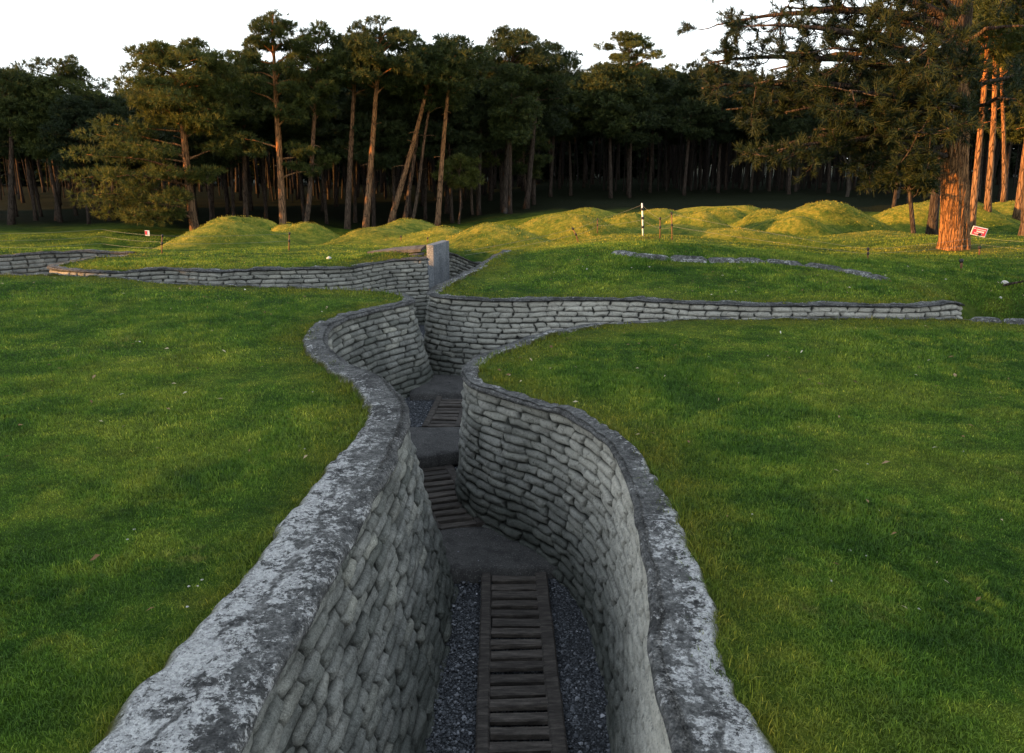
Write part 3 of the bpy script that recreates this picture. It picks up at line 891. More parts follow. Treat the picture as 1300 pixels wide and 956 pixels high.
# low parapet stones set in the turf of the middle lawn
def parapet(label, pxs, wd, seed):
    r = np.random.default_rng(seed)
    c = smooth_curve([tuple(on_ground(*p).xy) for p in pxs], .05)
    t = np.gradient(c, axis=0); t /= np.linalg.norm(t, axis=1)[:, None]
    root = thing('stone_edging', label, 'stone edging', (float(c[0, 0]), float(c[0, 1]), tz(*c[0])))
    off = np.array(root.location)
    mb = MB(); i = 0
    while i < len(c) - 2:
        L = int(r.integers(6, 13))
        j = min(i + L, len(c) - 1)
        a, b = c[i], c[j]
        mid = (a + b) / 2
        ln = np.linalg.norm(b - a)
        if ln < .08: break
        for row in range(2):
            nrm = np.array([-(b - a)[1], (b - a)[0]]) / ln
            q = mid + nrm * (row - .5) * wd * .8
            U, Wv = np.meshgrid(np.linspace(-1, 1, 8), np.linspace(-1, 1, 7))
            hgt = .052 * (1 - np.abs(U) ** 8) ** .5 * (1 - np.abs(Wv) ** 4) ** .5 * r.uniform(.75, 1.2)
            d = (b - a) / ln
            P = np.stack([q[0] + d[0] * U * ln / 2 * 1.03 + nrm[0] * Wv * wd * .42, q[1] + d[1] * U * ln / 2 * 1.03 + nrm[1] * Wv * wd * .42, np.zeros_like(U)], -1)
            P[..., 2] = terrain(P[..., 0], P[..., 1]) - .012 + hgt + n_rough(P[..., 0], P[..., 1]) * .006
            ii = np.arange(56).reshape(7, 8)
            Qb = np.stack([ii[:-1, :-1], ii[:-1, 1:], ii[1:, 1:], ii[1:, :-1]], -1).reshape(-1, 4)
            mb.add(P.reshape(-1, 3) - off, Qb, None, r.uniform(.3, .8))
        i = j
    me = mb.mesh('stone_edging', m_coping)
    at = me.attributes.new('across', 'FLOAT', 'POINT')
    at.data.foreach_set('value', np.full(len(me.vertices), .6, np.float32))
    link('edging_stones', me, root)
parapet('long curving line of grey stones sunk in the turf on top of the middle lawn',
        [(780, 321), (800, 324), (830, 328), (880, 331), (930, 332), (975, 333), (1020, 336.5), (1066, 343), (1085, 347), (1105, 351), (1122, 356)], .16, 21)
parapet('thin edge of stones along the turf at the bottom of the right hand dip',
        [(1232, 406), (1262, 408.5), (1300, 411), (1330, 412)], .13, 23)

# ------------------------------------------------------------------ concrete entrance slab
root = thing('dugout_entrance', 'upright pale concrete slab with a flat roof where the trench runs out of sight', 'dugout entrance', (-1.3, 13.3, 0))
off = np.array(root.location)
def prism(top, zt, zb, jit=0.0):
    top = np.asarray(top, float); k = len(top)
    V = np.concatenate([np.column_stack([top, np.full(k, zb) if np.isscalar(zb) else zb]), np.column_stack([top, np.full(k, zt) if np.isscalar(zt) else zt])])
    return V
def add_prism(mb, top, zt, zb):
    k = len(top)
    V = prism(top, zt, zb) - mb.off
    Qs = [(i, (i + 1) % k, k + (i + 1) % k, k + i) for i in range(k)]
    T = [(k, k + i, k + i + 1) for i in range(1, k - 1)] + [(0, i + 1, i) for i in range(1, k - 1)]
    mb.add(V, Qs, T)
def slab_px(px, py, z): return at_z(px, py, z)
mb = MB(); mb.off = off
a, b, cpt = np.array(at_z(550, 311.5, .30)), np.array(at_z(570, 305.5, .30)), np.array(at_z(541.5, 310.8, .30))
d4 = b + (cpt - a)
add_prism(mb, [a, b, d4, cpt], .30, -1.15)
mb.build('wall_slab', m_post, root, smooth=False)
mb = MB(); mb.off = off
rp = [at_z(466, 319.5, .12), at_z(500, 319.5, .14), at_z(534, 316.5, .20), at_z(541, 311.0, .26), at_z(500, 314.0, .16)]
add_prism(mb, rp, [.12, .14, .205, .265, .16], [.07, .09, .16, .20, .10])
mb.build('roof_slab', m_roof, root, smooth=False)
mb = MB(); mb.off = off
e0 = np.array(at_z(531, 315, .22)); 
mb.tube([(e0[0] - .16 - off[0], e0[1] - off[1], .08), (e0[0] + .10 - off[0], e0[1] + .02 - off[1], .09)], [.045, .06], 9, tone=.6, wob=.1)
mb.build('corner_stone', m_roof, root)

# ------------------------------------------------------------------ floor slabs and duckboards
SLABS = []
def floor_slab(label, corners, th=.10, lift=.10):
    P = [np.array(at_z(px, py, float(fz(0, 5)) + lift)) for px, py in corners]
    c = sum(P) / len(P)
    zf = float(fz(c[0], c[1]))
    P = [np.array(at_z(px, py, zf + lift)) for px, py in corners]
    c = sum(P) / len(P)
    SLABS.append([tuple(q) for q in P])
    root = thing('floor_slab', label, 'concrete slab', (c[0], c[1], zf))
    # fine grid between four corners so that the surface can be uneven
    n = 14
    u, v = np.meshgrid(np.linspace(0, 1, n), np.linspace(0, 1, n))
    a, b, cc, d = P
    X = (1 - u) * (1 - v) * a[0] + u * (1 - v) * b[0] + u * v * cc[0] + (1 - u) * v * d[0]
    Y = (1 - u) * (1 - v) * a[1] + u * (1 - v) * b[1] + u * v * cc[1] + (1 - u) * v * d[1]
    Zt = zf + lift + n_fine(X * 2, Y * 2) * .006 + n_rough(X, Y) * .003
    edge = (u == 0) | (u == 1) | (v == 0) | (v == 1)
    X2 = X + edge * n_fine(Y * 3, X * 3) * .010; Y2 = Y + edge * n_fine(X * 3, Y * 3) * .012
    Zt = Zt - edge * .012
    V = np.stack([X2, Y2, Zt], -1).reshape(-1, 3)
    ii = np.arange(n * n).reshape(n, n)
    Q = np.stack([ii[:-1, :-1], ii[:-1, 1:], ii[1:, 1:], ii[1:, :-1]], -1).reshape(-1, 4).tolist()
    ring = list(ii[0, :]) + list(ii[1:, -1]) + list(ii[-1, -2::-1]) + list(ii[-2:0:-1, 0])
    base = len(V)
    low = V[ring].copy(); low[:, 2] = zf + lift - th
    V = np.concatenate([V, low])
    k = len(ring)
    for i in range(k):
        Q.append((ring[i], base + i, base + (i + 1) % k, ring[(i + 1) % k]))
    V = V - np.array(root.location)
    me = fast_mesh('slab', V, [np.array(Q)], m_slab, True)
    link('slab', me, root)
floor_slab('broad dark concrete slab across the trench behind the nearest duckboard', [(556, 722), (736, 717), (712, 664), (520, 668)], .12, .10)
floor_slab('middle dark concrete slab between the second duckboard and the far one', [(500, 584), (610, 570), (600, 541), (500, 541)], .12, .10)
floor_slab('farthest dark concrete slab at the foot of the rounded wall', [(520, 500), (620, 498), (620, 474), (525, 474)], .12, .08)

def duckboard(label, near_px, far_px, width, pitch, z, slat_y=None):
    a = np.array(at_z(near_px[0], near_px[1], z)); b = np.array(at_z(far_px[0], far_px[1], z))
    L = np.linalg.norm(b - a); d = (b - a) / L
    ang = math.atan2(d[1], d[0]) - math.pi / 2
    root = thing('duckboard', label, 'duckboard', (a[0], a[1], z - .06))
    root.rotation_euler = (0, 0, ang)
    r = np.random.default_rng(int(L * 1000))
    for sgn, wdt in ((-1, .070), (1, .085)):
        mb = MB()
        ns = 16
        ys = np.linspace(0, L, ns)
        xo = sgn * (width / 2 - wdt / 2)
        for k in range(ns - 1):
            pass
        V = []
        for y in ys:
            jx = r.normal(0, .002)
            V += [(xo - wdt / 2 + jx, y, -.04), (xo + wdt / 2 + jx, y, -.04), (xo + wdt / 2 + jx, y, .052 + r.normal(0, .002)), (xo + wdt / 2 - .010 + jx, y, .063 + r.normal(0, .002)), (xo - wdt / 2 + .010 + jx, y, .063 + r.normal(0, .002)), (xo - wdt / 2 + jx, y, .052)]
        Q = [(k * 6 + i, k * 6 + (i + 1) % 6, k * 6 + 6 + (i + 1) % 6, k * 6 + 6 + i) for k in range(ns - 1) for i in range(6)]
        caps_q = [(0, 3, 2, 1), (0, 5, 4, 3)]; e = (ns - 1) * 6
        caps_q += [(e, e + 1, e + 2, e + 3), (e, e + 3, e + 4, e + 5)]
        mb.add(V, np.array(Q + caps_q), None, .35 if sgn > 0 else .3)
        mb.build('rail', m_wood, root, smooth=False)
    y = .045
    while y < L - .03:
        mb = MB()
        wd = pitch * r.uniform(.56, .66)
        mb.box((r.normal(0, .003), y, .036 + r.normal(0, .004)), (width - .14, wd, .034), r.normal(0, .012), .0022, r.uniform(.2, .9), .007)
        mb.build('slat', m_wood, root, smooth=False)
        y += pitch * r.uniform(.95, 1.05)
duckboard('nearest duckboard, weathered grey slats running away from the bottom edge', (663, 975), (653, 727), .46, .108, -1.13)
duckboard('second duckboard, set at a slant between two concrete slabs', (584, 667), (541, 585), .44, .118, -1.07)
duckboard('far duckboard, short and half hidden behind the left wall bulge', (561, 541), (577, 503), .42, .118, -.98)

# loose gravel stones
def pebbles():
    phi = (1 + 5 ** .5) / 2
    ico = np.array([(-1, phi, 0), (1, phi, 0), (-1, -phi, 0), (1, -phi, 0), (0, -1, phi), (0, 1, phi), (0, -1, -phi), (0, 1, -phi), (phi, 0, -1), (phi, 0, 1), (-phi, 0, -1), (-phi, 0, 1)]) / 1.9
    tri = np.array([(0, 11, 5), (0, 5, 1), (0, 1, 7), (0, 7, 10), (0, 10, 11), (1, 5, 9), (5, 11, 4), (11, 10, 2), (10, 7, 6), (7, 1, 8), (3, 9, 4), (3, 4, 2), (3, 2, 6), (3, 6, 8), (3, 8, 9), (4, 9, 5), (2, 4, 11), (6, 2, 10), (8, 6, 7), (9, 8, 1)])
    N = 26000
    x = rng.uniform(-1.3, 1.1, N); y = 2.6 + (rng.random(N) ** 1.3) * 7
    top = np.zeros(N); top[:900] = .098; y[:900] = rng.uniform(4.6, 9.6, 900)
    k = inside(void_poly, x, y)
    onslab = np.zeros(N, bool)
    for c4 in SLABS: onslab |= inside(np.array(c4), x, y)
    k &= (top == 0) | onslab
    x, y, top = x[k], y[k], top[k]; N = len(x)
    sz = np.clip(rng.lognormal(-4.95, .38, N), .004, .018) * np.where(top > 0, .6, 1)
    V = ico[None] * rng.uniform(.6, 1.25, (N, 12, 1)) * sz[:, None, None]
    V[..., 2] *= .7
    V += np.stack([x, y, fz(x, y) + .006 + top], 1)[:, None, :]
    T = tri[None] + (np.arange(N) * 12)[:, None, None]
    o = link('gravel', fast_mesh('gravel', V.reshape(-1, 3), [T.reshape(-1, 3)], m_pebble, False, {'tone': np.repeat(np.clip(rng.beta(1.6, 2.4, N), 0, 1), 12)}))
    tag(o, 'loose grey gravel scattered over the trench floor', 'gravel', kind='stuff')
pebbles()

# ------------------------------------------------------------------ grass blades
def blades(name, label, parts):
    VV, TT, tt, dd_, ee_ = [], [], [], [], []; cnt = 0
    for (x0, x1, y0, y1, dens, h, w) in parts:
        N = int((x1 - x0) * (y1 - y0) * dens)
        x = rng.uniform(x0, x1, N); y = rng.uniform(y0, y1, N)
        k = np.abs(x) < .78 * y + 1.6
        x, y = x[k], y[k]
        if y0 < 19:
            k = ~inside(void_poly, x, y); x, y = x[k], y[k]
            e = edge_dist(x, y)
            # width of the coping at that place
            left = (x < 0) & (y < 6.3)
            right = (x > 0) & (y < 4.6)
            wmin = np.where(left, np.interp(y, [2.2, 3.6, 5.5], [.40, .34, .25]), np.where(right, np.interp(y, [1.8, 2.4, 3.3, 4.4], [.28, .26, .2, .12]), np.where(((x > 1.0) & (y < 8.6)) | ((x < -2.6) & (y > 10) & (y < 11.9)), .06, .13)))
            rag = .025 * n_fine(x, y) + .03 * n_patch2(x, y)
            k = (e > wmin - .05 + rag) | ((e > wmin - .11 + rag) & (rng.random(len(e)) < .22)); x, y, e = x[k], y[k], e[k]
            short = .75 + .25 * sstep(.2, .9, e)
            short = np.where((e < wmin[k] + .05) & (rng.random(len(e)) < .40), 1.7, short)
            eg = sstep(.75, .2, e)
        else:
            short = np.ones(len(x)); eg = np.zeros(len(x))
        pq = np.hypot(x - pine_at.x, y - pine_at.y)
        k = pq > .45 + .5 * rng.random(len(x))
        x, y, short, eg = x[k], y[k], short[k], eg[k]
        N = len(x)
        # clumpy heights
        cl = .80 + .30 * n_patch(x, y) + .28 * n_patch2(x, y)
        hh = h * np.clip(cl, .45, 1.6) * rng.uniform(.55, 1.35, N) * short
        z = terrain(x, y) - .004
        a = rng.uniform(0, 2 * np.pi, N)
        wa = rng.uniform(0, 2 * np.pi, N)
        lean = np.clip(rng.gamma(2.2, .28, N), .05, 1.7)
        ww = w * rng.uniform(.6, 1.3, N)
        dx, dy = np.cos(a), np.sin(a)
        sx, sy = -np.sin(a) * ww / 2, np.cos(a) * ww / 2
        b = np.stack([x, y, z], 1)
        up = np.stack([np.zeros(N), np.zeros(N), hh], 1)
        out = np.stack([dx * hh * lean, dy * hh * lean, np.zeros(N)], 1)
        side = np.stack([sx, sy, np.zeros(N)], 1)
        mid = b + up * .62 + out * .38
        tip = b + up * (1 - .18 * np.minimum(lean, 1.5))[:, None] + out
        V = np.stack([b - side, b + side, mid + side * .8, mid - side * .8, tip], 1)
        i = np.arange(N)[:, None] * 5 + cnt
        T = np.concatenate([i + np.array([[0, 1, 2]]), i + np.array([[0, 2, 3]]), i + np.array([[3, 2, 4]])])
        VV.append(V.reshape(-1, 3)); TT.append(T); cnt += N * 5
        tn = np.clip(rng.beta(2.2, 2.4, N) * .82, 0, 1)
        sun_or_dry = rng.random(N) < (.035 + .10 * np.clip(n_patch(x + 9, y) + .1, 0, 1))
        tn[sun_or_dry] = rng.uniform(.86, 1.0, sun_or_dry.sum())
        tt.append(np.repeat(tn, 5)); dd_.append(np.repeat(sunlit_gold(x, y), 5)); ee_.append(np.repeat(eg, 5))
    me = fast_mesh(name, np.concatenate(VV), [np.concatenate(TT)], m_grass, True, {'tone': np.concatenate(tt), 'sun_or_dry': np.concatenate(dd_), 'soil': np.concatenate(ee_)})
    o = link(name, me)
    tag(o, label, 'grass', kind='stuff')
blades('grass', 'short green lawn grass growing over the ground around the trenches', [
    (-4.5, 4.5, 1.3, 3.0, 24000, .026, .0030),
    (-5.6, 5.6, 3.0, 4.6, 16500, .028, .0036),
    (-6.6, 6.6, 4.6, 6.6, 10000, .030, .0047),
    (-8.8, 8.8, 6.6, 9.5, 5200, .033, .0068),
    (-13, 13, 9.5, 14, 2200, .035, .0105),
    (-17, 18, 14, 19, 650, .030, .014),
    (-24, 28, 19, 27, 320, .040, .014),
    (-28, 34, 27, 40, 110, .05, .024),
])

# ------------------------------------------------------------------ trees
def needle_tufts(mb, cen, nrm, K, ln, wd, r, spread=1.0, up=.35):
    """K thin blades leaving each centre, fanned around nrm"""
    N = len(cen)
    d = nrm[:, None, :] + r.normal(0, .62 * spread, (N, K, 3)); d[..., 2] += up
    d /= np.linalg.norm(d, axis=2)[..., None] + 1e-9
    sd_ = np.cross(d, r.normal(0, 1, (N, K, 3))); sd_ /= np.linalg.norm(sd_, axis=2)[..., None] + 1e-9
    l = ln * r.uniform(.6, 1.25, (N, K, 1)); w = wd * r.uniform(.7, 1.3, (N, K, 1))
    b = cen[:, None, :] + r.normal(0, ln * .12, (N, K, 3))
    V = np.stack([b - sd_ * w * .5, b + sd_ * w * .5, b + d * l + sd_ * w * .12, b + d * l - sd_ * w * .12], 2)
    n = N * K
    Q = np.arange(n * 4).reshape(n, 4)
    base = np.clip(r.normal(.5, .18, N), 0, 1)
    tone = np.repeat(np.clip(base[:, None] + r.normal(0, .10, (N, K)), 0, 1).ravel(), 4)
    mb.add(V.reshape(-1, 3), Q, None, tone)

def bend(p0, p1, sag, n, r, wob):
    t = np.linspace(0, 1, n)[:, None]
    P = (1 - t) * p0 + t * p1
    P[:, 2] += (sag * 4 * t * (1 - t))[:, 0]
    w = r.normal(0, wob, (n, 3)); w[0] = 0
    return P + np.cumsum(w, 0) * .5

def make_pine(seed, H, r0, crown0, rad, top_off=(0, 0), pads=26, pad_r=(.55, .95), K=13, tufts=46, ln=.22, wd=.030, shape='umbrella', sweep=None, bark=None, needles=None, stubs=4, low_limbs=()):
    """returns trunk mesh and crown mesh; crown0 = height where foliage begins"""
    r = np.random.default_rng(seed)
    tb, cb = MB(), MB()
    n = 16
    t = np.linspace(0, 1, n)
    kink = r.normal(0, .05, 2)
    path = np.stack([top_off[0] * t ** (1 if sweep is None else sweep) + kink[0] * np.sin(t * 5 + seed), top_off[1] * t + kink[1] * np.sin(t * 4), H * t], 1)
    path[0, :2] = 0
    rads = r0 * (1 - .62 * t ** .9) * (1 - .55 * sstep(.72, 1, t)) ; rads[0] *= 1.28
    path[0, 2] = -.25
    tb.tube(path, rads, 10, wob=.03)
    def trunk_at(z): return np.array([np.interp(z, path[:, 2], path[:, k]) for k in range(3)])
    for _ in range(stubs):
        z = r.uniform(H * .3, max(crown0, H * .45)); p = trunk_at(z); a = r.uniform(0, 6.28); L = r.uniform(.3, .9)
        q = p + np.array([math.cos(a) * L, math.sin(a) * L, r.uniform(-.15, .25)])
        tb.tube(bend(p, q, .05, 5, r, .015), np.linspace(.028, .010, 5), 5)
    spec = []
    for i in range(pads):
        f = (i + r.uniform(0, 1)) / pads
        z = crown0 + (H - crown0) * f ** .85
        if shape == 'umbrella':
            env = rad * (.55 + .45 * math.sin(math.pi * min(1, f * .9 + .12))) * (1 if f < .75 else (1.15 - f) / .4)
        elif shape == 'cone':
            env = rad * (1.02 - f) ** .75 + .25
        else:
            env = rad * (1 - abs(f - .45) * 1.1)
        a = i * 2.399 + r.uniform(-.5, .5)
        L = env * r.uniform(.45, 1.0)
        spec.append((z, a, L, r.uniform(*pad_r) * (1 - .25 * f)))
    for z, a, L, pr in low_limbs: spec.append((z, a, L, pr))
    for z, a, L, pr in spec:
        p = trunk_at(min(max(z - r.uniform(.1, .6), .8), H * .97))
        end = trunk_at(min(z, H)) + np.array([math.cos(a) * L, math.sin(a) * L, r.uniform(-.1, .35)])
        lim = bend(p, end, r.uniform(-.05, .30), 8, r, .055)
        tb.tube(lim, np.linspace(min(.060, r0 * .30), .012, 8), 5)
        # two or three flattened needle clouds along the outer part of the limb
        for c_, sc in ((lim[-1], 1.0), (lim[-3] + r.normal(0, .18, 3), .8), (lim[4] + r.normal(0, .25, 3), .6)):
            if sc < .9 and L < .7: continue
            m = int(tufts * sc)
            v = r.normal(0, 1, (m, 3)); v /= np.linalg.norm(v, axis=1)[:, None]
            rr = r.uniform(.25, 1.0, (m, 1)) ** .6
            fl = np.array([r.uniform(.8, 1.25), r.uniform(.8, 1.25), r.uniform(.24, .42)])
            cen = c_ + v * rr * fl * pr * sc
            cen[:, 2] = np.maximum(cen[:, 2], c_[2] - pr * .30 * sc)
            nr = v * np.array([.8, .8, .8]); 
            needle_tufts(cb, cen, nr, K, ln, wd, r)
    return tb.mesh('trunk', bark or m_bark, True), cb.mesh('crown', needles or m_needle, True)

def place_tree(name, label, meshes, loc, rz=0.0, s=1.0, group=None, cat='tree'):
    root = thing(name, label, cat, loc, group)
    root.rotation_euler = (0, 0, rz); root.scale = (s, s, s)
    link('trunk', meshes[0], root)
    if meshes[1] is not None: link('crown', meshes[1], root)
    return root

def copy_tree(o, label, loc, rz, s, group=None):
    c = o.copy(); col.objects.link(c)
    c.location = loc; c.rotation_euler = (0, 0, rz); c.scale = (s, s, s)
    c['label'] = label
    if group: c['group'] = group
    for ch in o.children:
        k = ch.copy(); col.objects.link(k); k.parent = c
    return c

def front_tree(label, px_base, dist, px_top, py_top, crown_py, crown_w_px, r0, seed, name='pine_tree', group=None, **kw):
    """surveyed tree: base column, distance, top point, lowest foliage row, crown width"""
    b = at_d(px_base, 270, dist)
    z0 = tz(b.x, dist)
    tp = at_d(px_top, py_top, dist)
    H = tp.z - z0
    cz = at_d(px_top, crown_py, dist).z - z0
    rad = crown_w_px / 1000.0 * dist * .5
    ms = make_pine(seed, H, r0, cz, rad, (tp.x - b.x, 0.0), **kw)
    return place_tree(name, label, ms, (b.x, dist, z0), group=group)

G_FRONT = 'pines along the front of the wood'
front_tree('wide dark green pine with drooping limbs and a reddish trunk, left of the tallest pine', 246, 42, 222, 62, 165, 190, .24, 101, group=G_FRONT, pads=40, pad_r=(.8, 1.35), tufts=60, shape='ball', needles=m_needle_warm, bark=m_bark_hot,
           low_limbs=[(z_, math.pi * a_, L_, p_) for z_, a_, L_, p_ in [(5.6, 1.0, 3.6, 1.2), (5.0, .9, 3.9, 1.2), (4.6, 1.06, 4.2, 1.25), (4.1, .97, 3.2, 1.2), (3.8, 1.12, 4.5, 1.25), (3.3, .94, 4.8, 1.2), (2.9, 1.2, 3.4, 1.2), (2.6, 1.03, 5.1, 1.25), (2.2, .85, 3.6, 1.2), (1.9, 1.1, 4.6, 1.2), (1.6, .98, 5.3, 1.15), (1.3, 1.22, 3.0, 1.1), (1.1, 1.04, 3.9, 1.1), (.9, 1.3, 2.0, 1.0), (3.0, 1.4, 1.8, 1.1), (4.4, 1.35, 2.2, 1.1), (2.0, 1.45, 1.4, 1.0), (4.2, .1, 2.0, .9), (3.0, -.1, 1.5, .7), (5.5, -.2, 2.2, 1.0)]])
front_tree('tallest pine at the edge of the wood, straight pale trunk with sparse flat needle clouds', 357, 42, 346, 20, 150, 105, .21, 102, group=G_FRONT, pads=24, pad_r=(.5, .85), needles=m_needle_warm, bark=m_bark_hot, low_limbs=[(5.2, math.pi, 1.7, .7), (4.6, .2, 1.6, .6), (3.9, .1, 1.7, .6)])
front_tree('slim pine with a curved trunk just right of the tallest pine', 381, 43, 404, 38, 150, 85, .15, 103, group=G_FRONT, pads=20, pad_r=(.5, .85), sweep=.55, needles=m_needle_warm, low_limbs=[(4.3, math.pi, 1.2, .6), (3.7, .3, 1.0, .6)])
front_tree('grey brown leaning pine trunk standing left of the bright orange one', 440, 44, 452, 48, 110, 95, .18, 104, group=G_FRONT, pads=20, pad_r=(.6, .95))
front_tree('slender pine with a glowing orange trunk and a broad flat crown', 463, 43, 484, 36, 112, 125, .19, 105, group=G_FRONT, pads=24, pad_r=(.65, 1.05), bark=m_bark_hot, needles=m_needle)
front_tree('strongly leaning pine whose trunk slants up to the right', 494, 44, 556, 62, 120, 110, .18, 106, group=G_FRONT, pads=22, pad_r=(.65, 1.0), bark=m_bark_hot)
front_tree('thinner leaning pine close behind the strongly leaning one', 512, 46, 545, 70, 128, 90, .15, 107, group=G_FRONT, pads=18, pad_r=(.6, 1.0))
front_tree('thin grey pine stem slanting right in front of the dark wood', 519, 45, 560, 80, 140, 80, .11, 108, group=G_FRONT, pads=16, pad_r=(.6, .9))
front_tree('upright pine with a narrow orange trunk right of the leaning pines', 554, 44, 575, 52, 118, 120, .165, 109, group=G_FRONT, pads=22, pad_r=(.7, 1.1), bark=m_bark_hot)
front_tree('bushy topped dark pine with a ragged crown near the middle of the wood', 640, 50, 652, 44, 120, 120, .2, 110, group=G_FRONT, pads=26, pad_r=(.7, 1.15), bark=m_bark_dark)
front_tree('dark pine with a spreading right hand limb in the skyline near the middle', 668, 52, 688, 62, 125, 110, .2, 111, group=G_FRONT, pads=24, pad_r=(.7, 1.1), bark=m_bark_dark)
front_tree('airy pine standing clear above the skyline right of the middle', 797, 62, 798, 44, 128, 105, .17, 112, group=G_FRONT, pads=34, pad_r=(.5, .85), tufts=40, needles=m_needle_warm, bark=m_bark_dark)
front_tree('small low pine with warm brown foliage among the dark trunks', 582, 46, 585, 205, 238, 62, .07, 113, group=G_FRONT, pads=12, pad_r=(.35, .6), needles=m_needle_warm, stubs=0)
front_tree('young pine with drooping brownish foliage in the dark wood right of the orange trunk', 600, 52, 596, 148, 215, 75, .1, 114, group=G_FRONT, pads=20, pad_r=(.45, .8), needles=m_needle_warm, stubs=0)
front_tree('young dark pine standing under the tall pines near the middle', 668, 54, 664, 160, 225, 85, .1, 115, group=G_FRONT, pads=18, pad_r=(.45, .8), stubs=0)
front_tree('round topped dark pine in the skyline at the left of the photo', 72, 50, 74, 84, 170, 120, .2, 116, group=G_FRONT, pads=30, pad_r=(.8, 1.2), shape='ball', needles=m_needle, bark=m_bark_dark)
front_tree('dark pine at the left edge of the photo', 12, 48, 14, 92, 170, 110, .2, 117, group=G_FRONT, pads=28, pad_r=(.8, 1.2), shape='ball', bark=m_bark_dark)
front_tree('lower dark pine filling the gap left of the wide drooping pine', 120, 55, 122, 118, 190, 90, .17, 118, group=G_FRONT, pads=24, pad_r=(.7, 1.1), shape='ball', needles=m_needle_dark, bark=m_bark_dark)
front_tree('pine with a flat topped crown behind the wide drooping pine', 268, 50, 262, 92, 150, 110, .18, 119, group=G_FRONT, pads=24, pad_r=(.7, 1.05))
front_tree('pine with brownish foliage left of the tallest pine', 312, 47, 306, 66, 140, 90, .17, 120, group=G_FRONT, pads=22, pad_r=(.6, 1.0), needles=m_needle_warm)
# trunks lit orange beyond the big pine
front_tree('orange sunlit trunk forking low, first to the right of the big pine', 1236, 33, 1262, -40, 70, 150, .155, 121, group=G_FRONT, pads=24, pad_r=(.7, 1.1), bark=m_bark_hot, needles=m_needle_warm)
front_tree('orange sunlit trunk, second to the right of the big pine', 1254, 35, 1266, -60, 80, 150, .145, 122, group=G_FRONT, pads=24, pad_r=(.7, 1.1), bark=m_bark_hot, needles=m_needle_warm)
front_tree('thin orange sunlit trunk, third to the right of the big pine', 1272, 40, 1270, -20, 90, 120, .115, 123, group=G_FRONT, pads=24, pad_r=(.7, 1.1), bark=m_bark_hot, needles=m_needle_warm)
front_tree('leaning orange trunk close to the right edge of the photo', 1292, 36, 1330, -30, 80, 120, .175, 124, group=G_FRONT, pads=24, pad_r=(.7, 1.1), bark=m_bark_hot, needles=m_needle_warm)
front_tree('brown leaning trunk cut off by the right edge of the photo', 1303, 25, 1340, -120, 40, 170, .16, 125, group=G_FRONT, pads=22, pad_r=(.7, 1.1))
front_tree('dark trunk half hidden behind the left side of the big pine', 1186, 30, 1222, -90, 40, 150, .2, 126, group=G_FRONT, pads=22, pad_r=(.7, 1.1), bark=m_bark_dark)

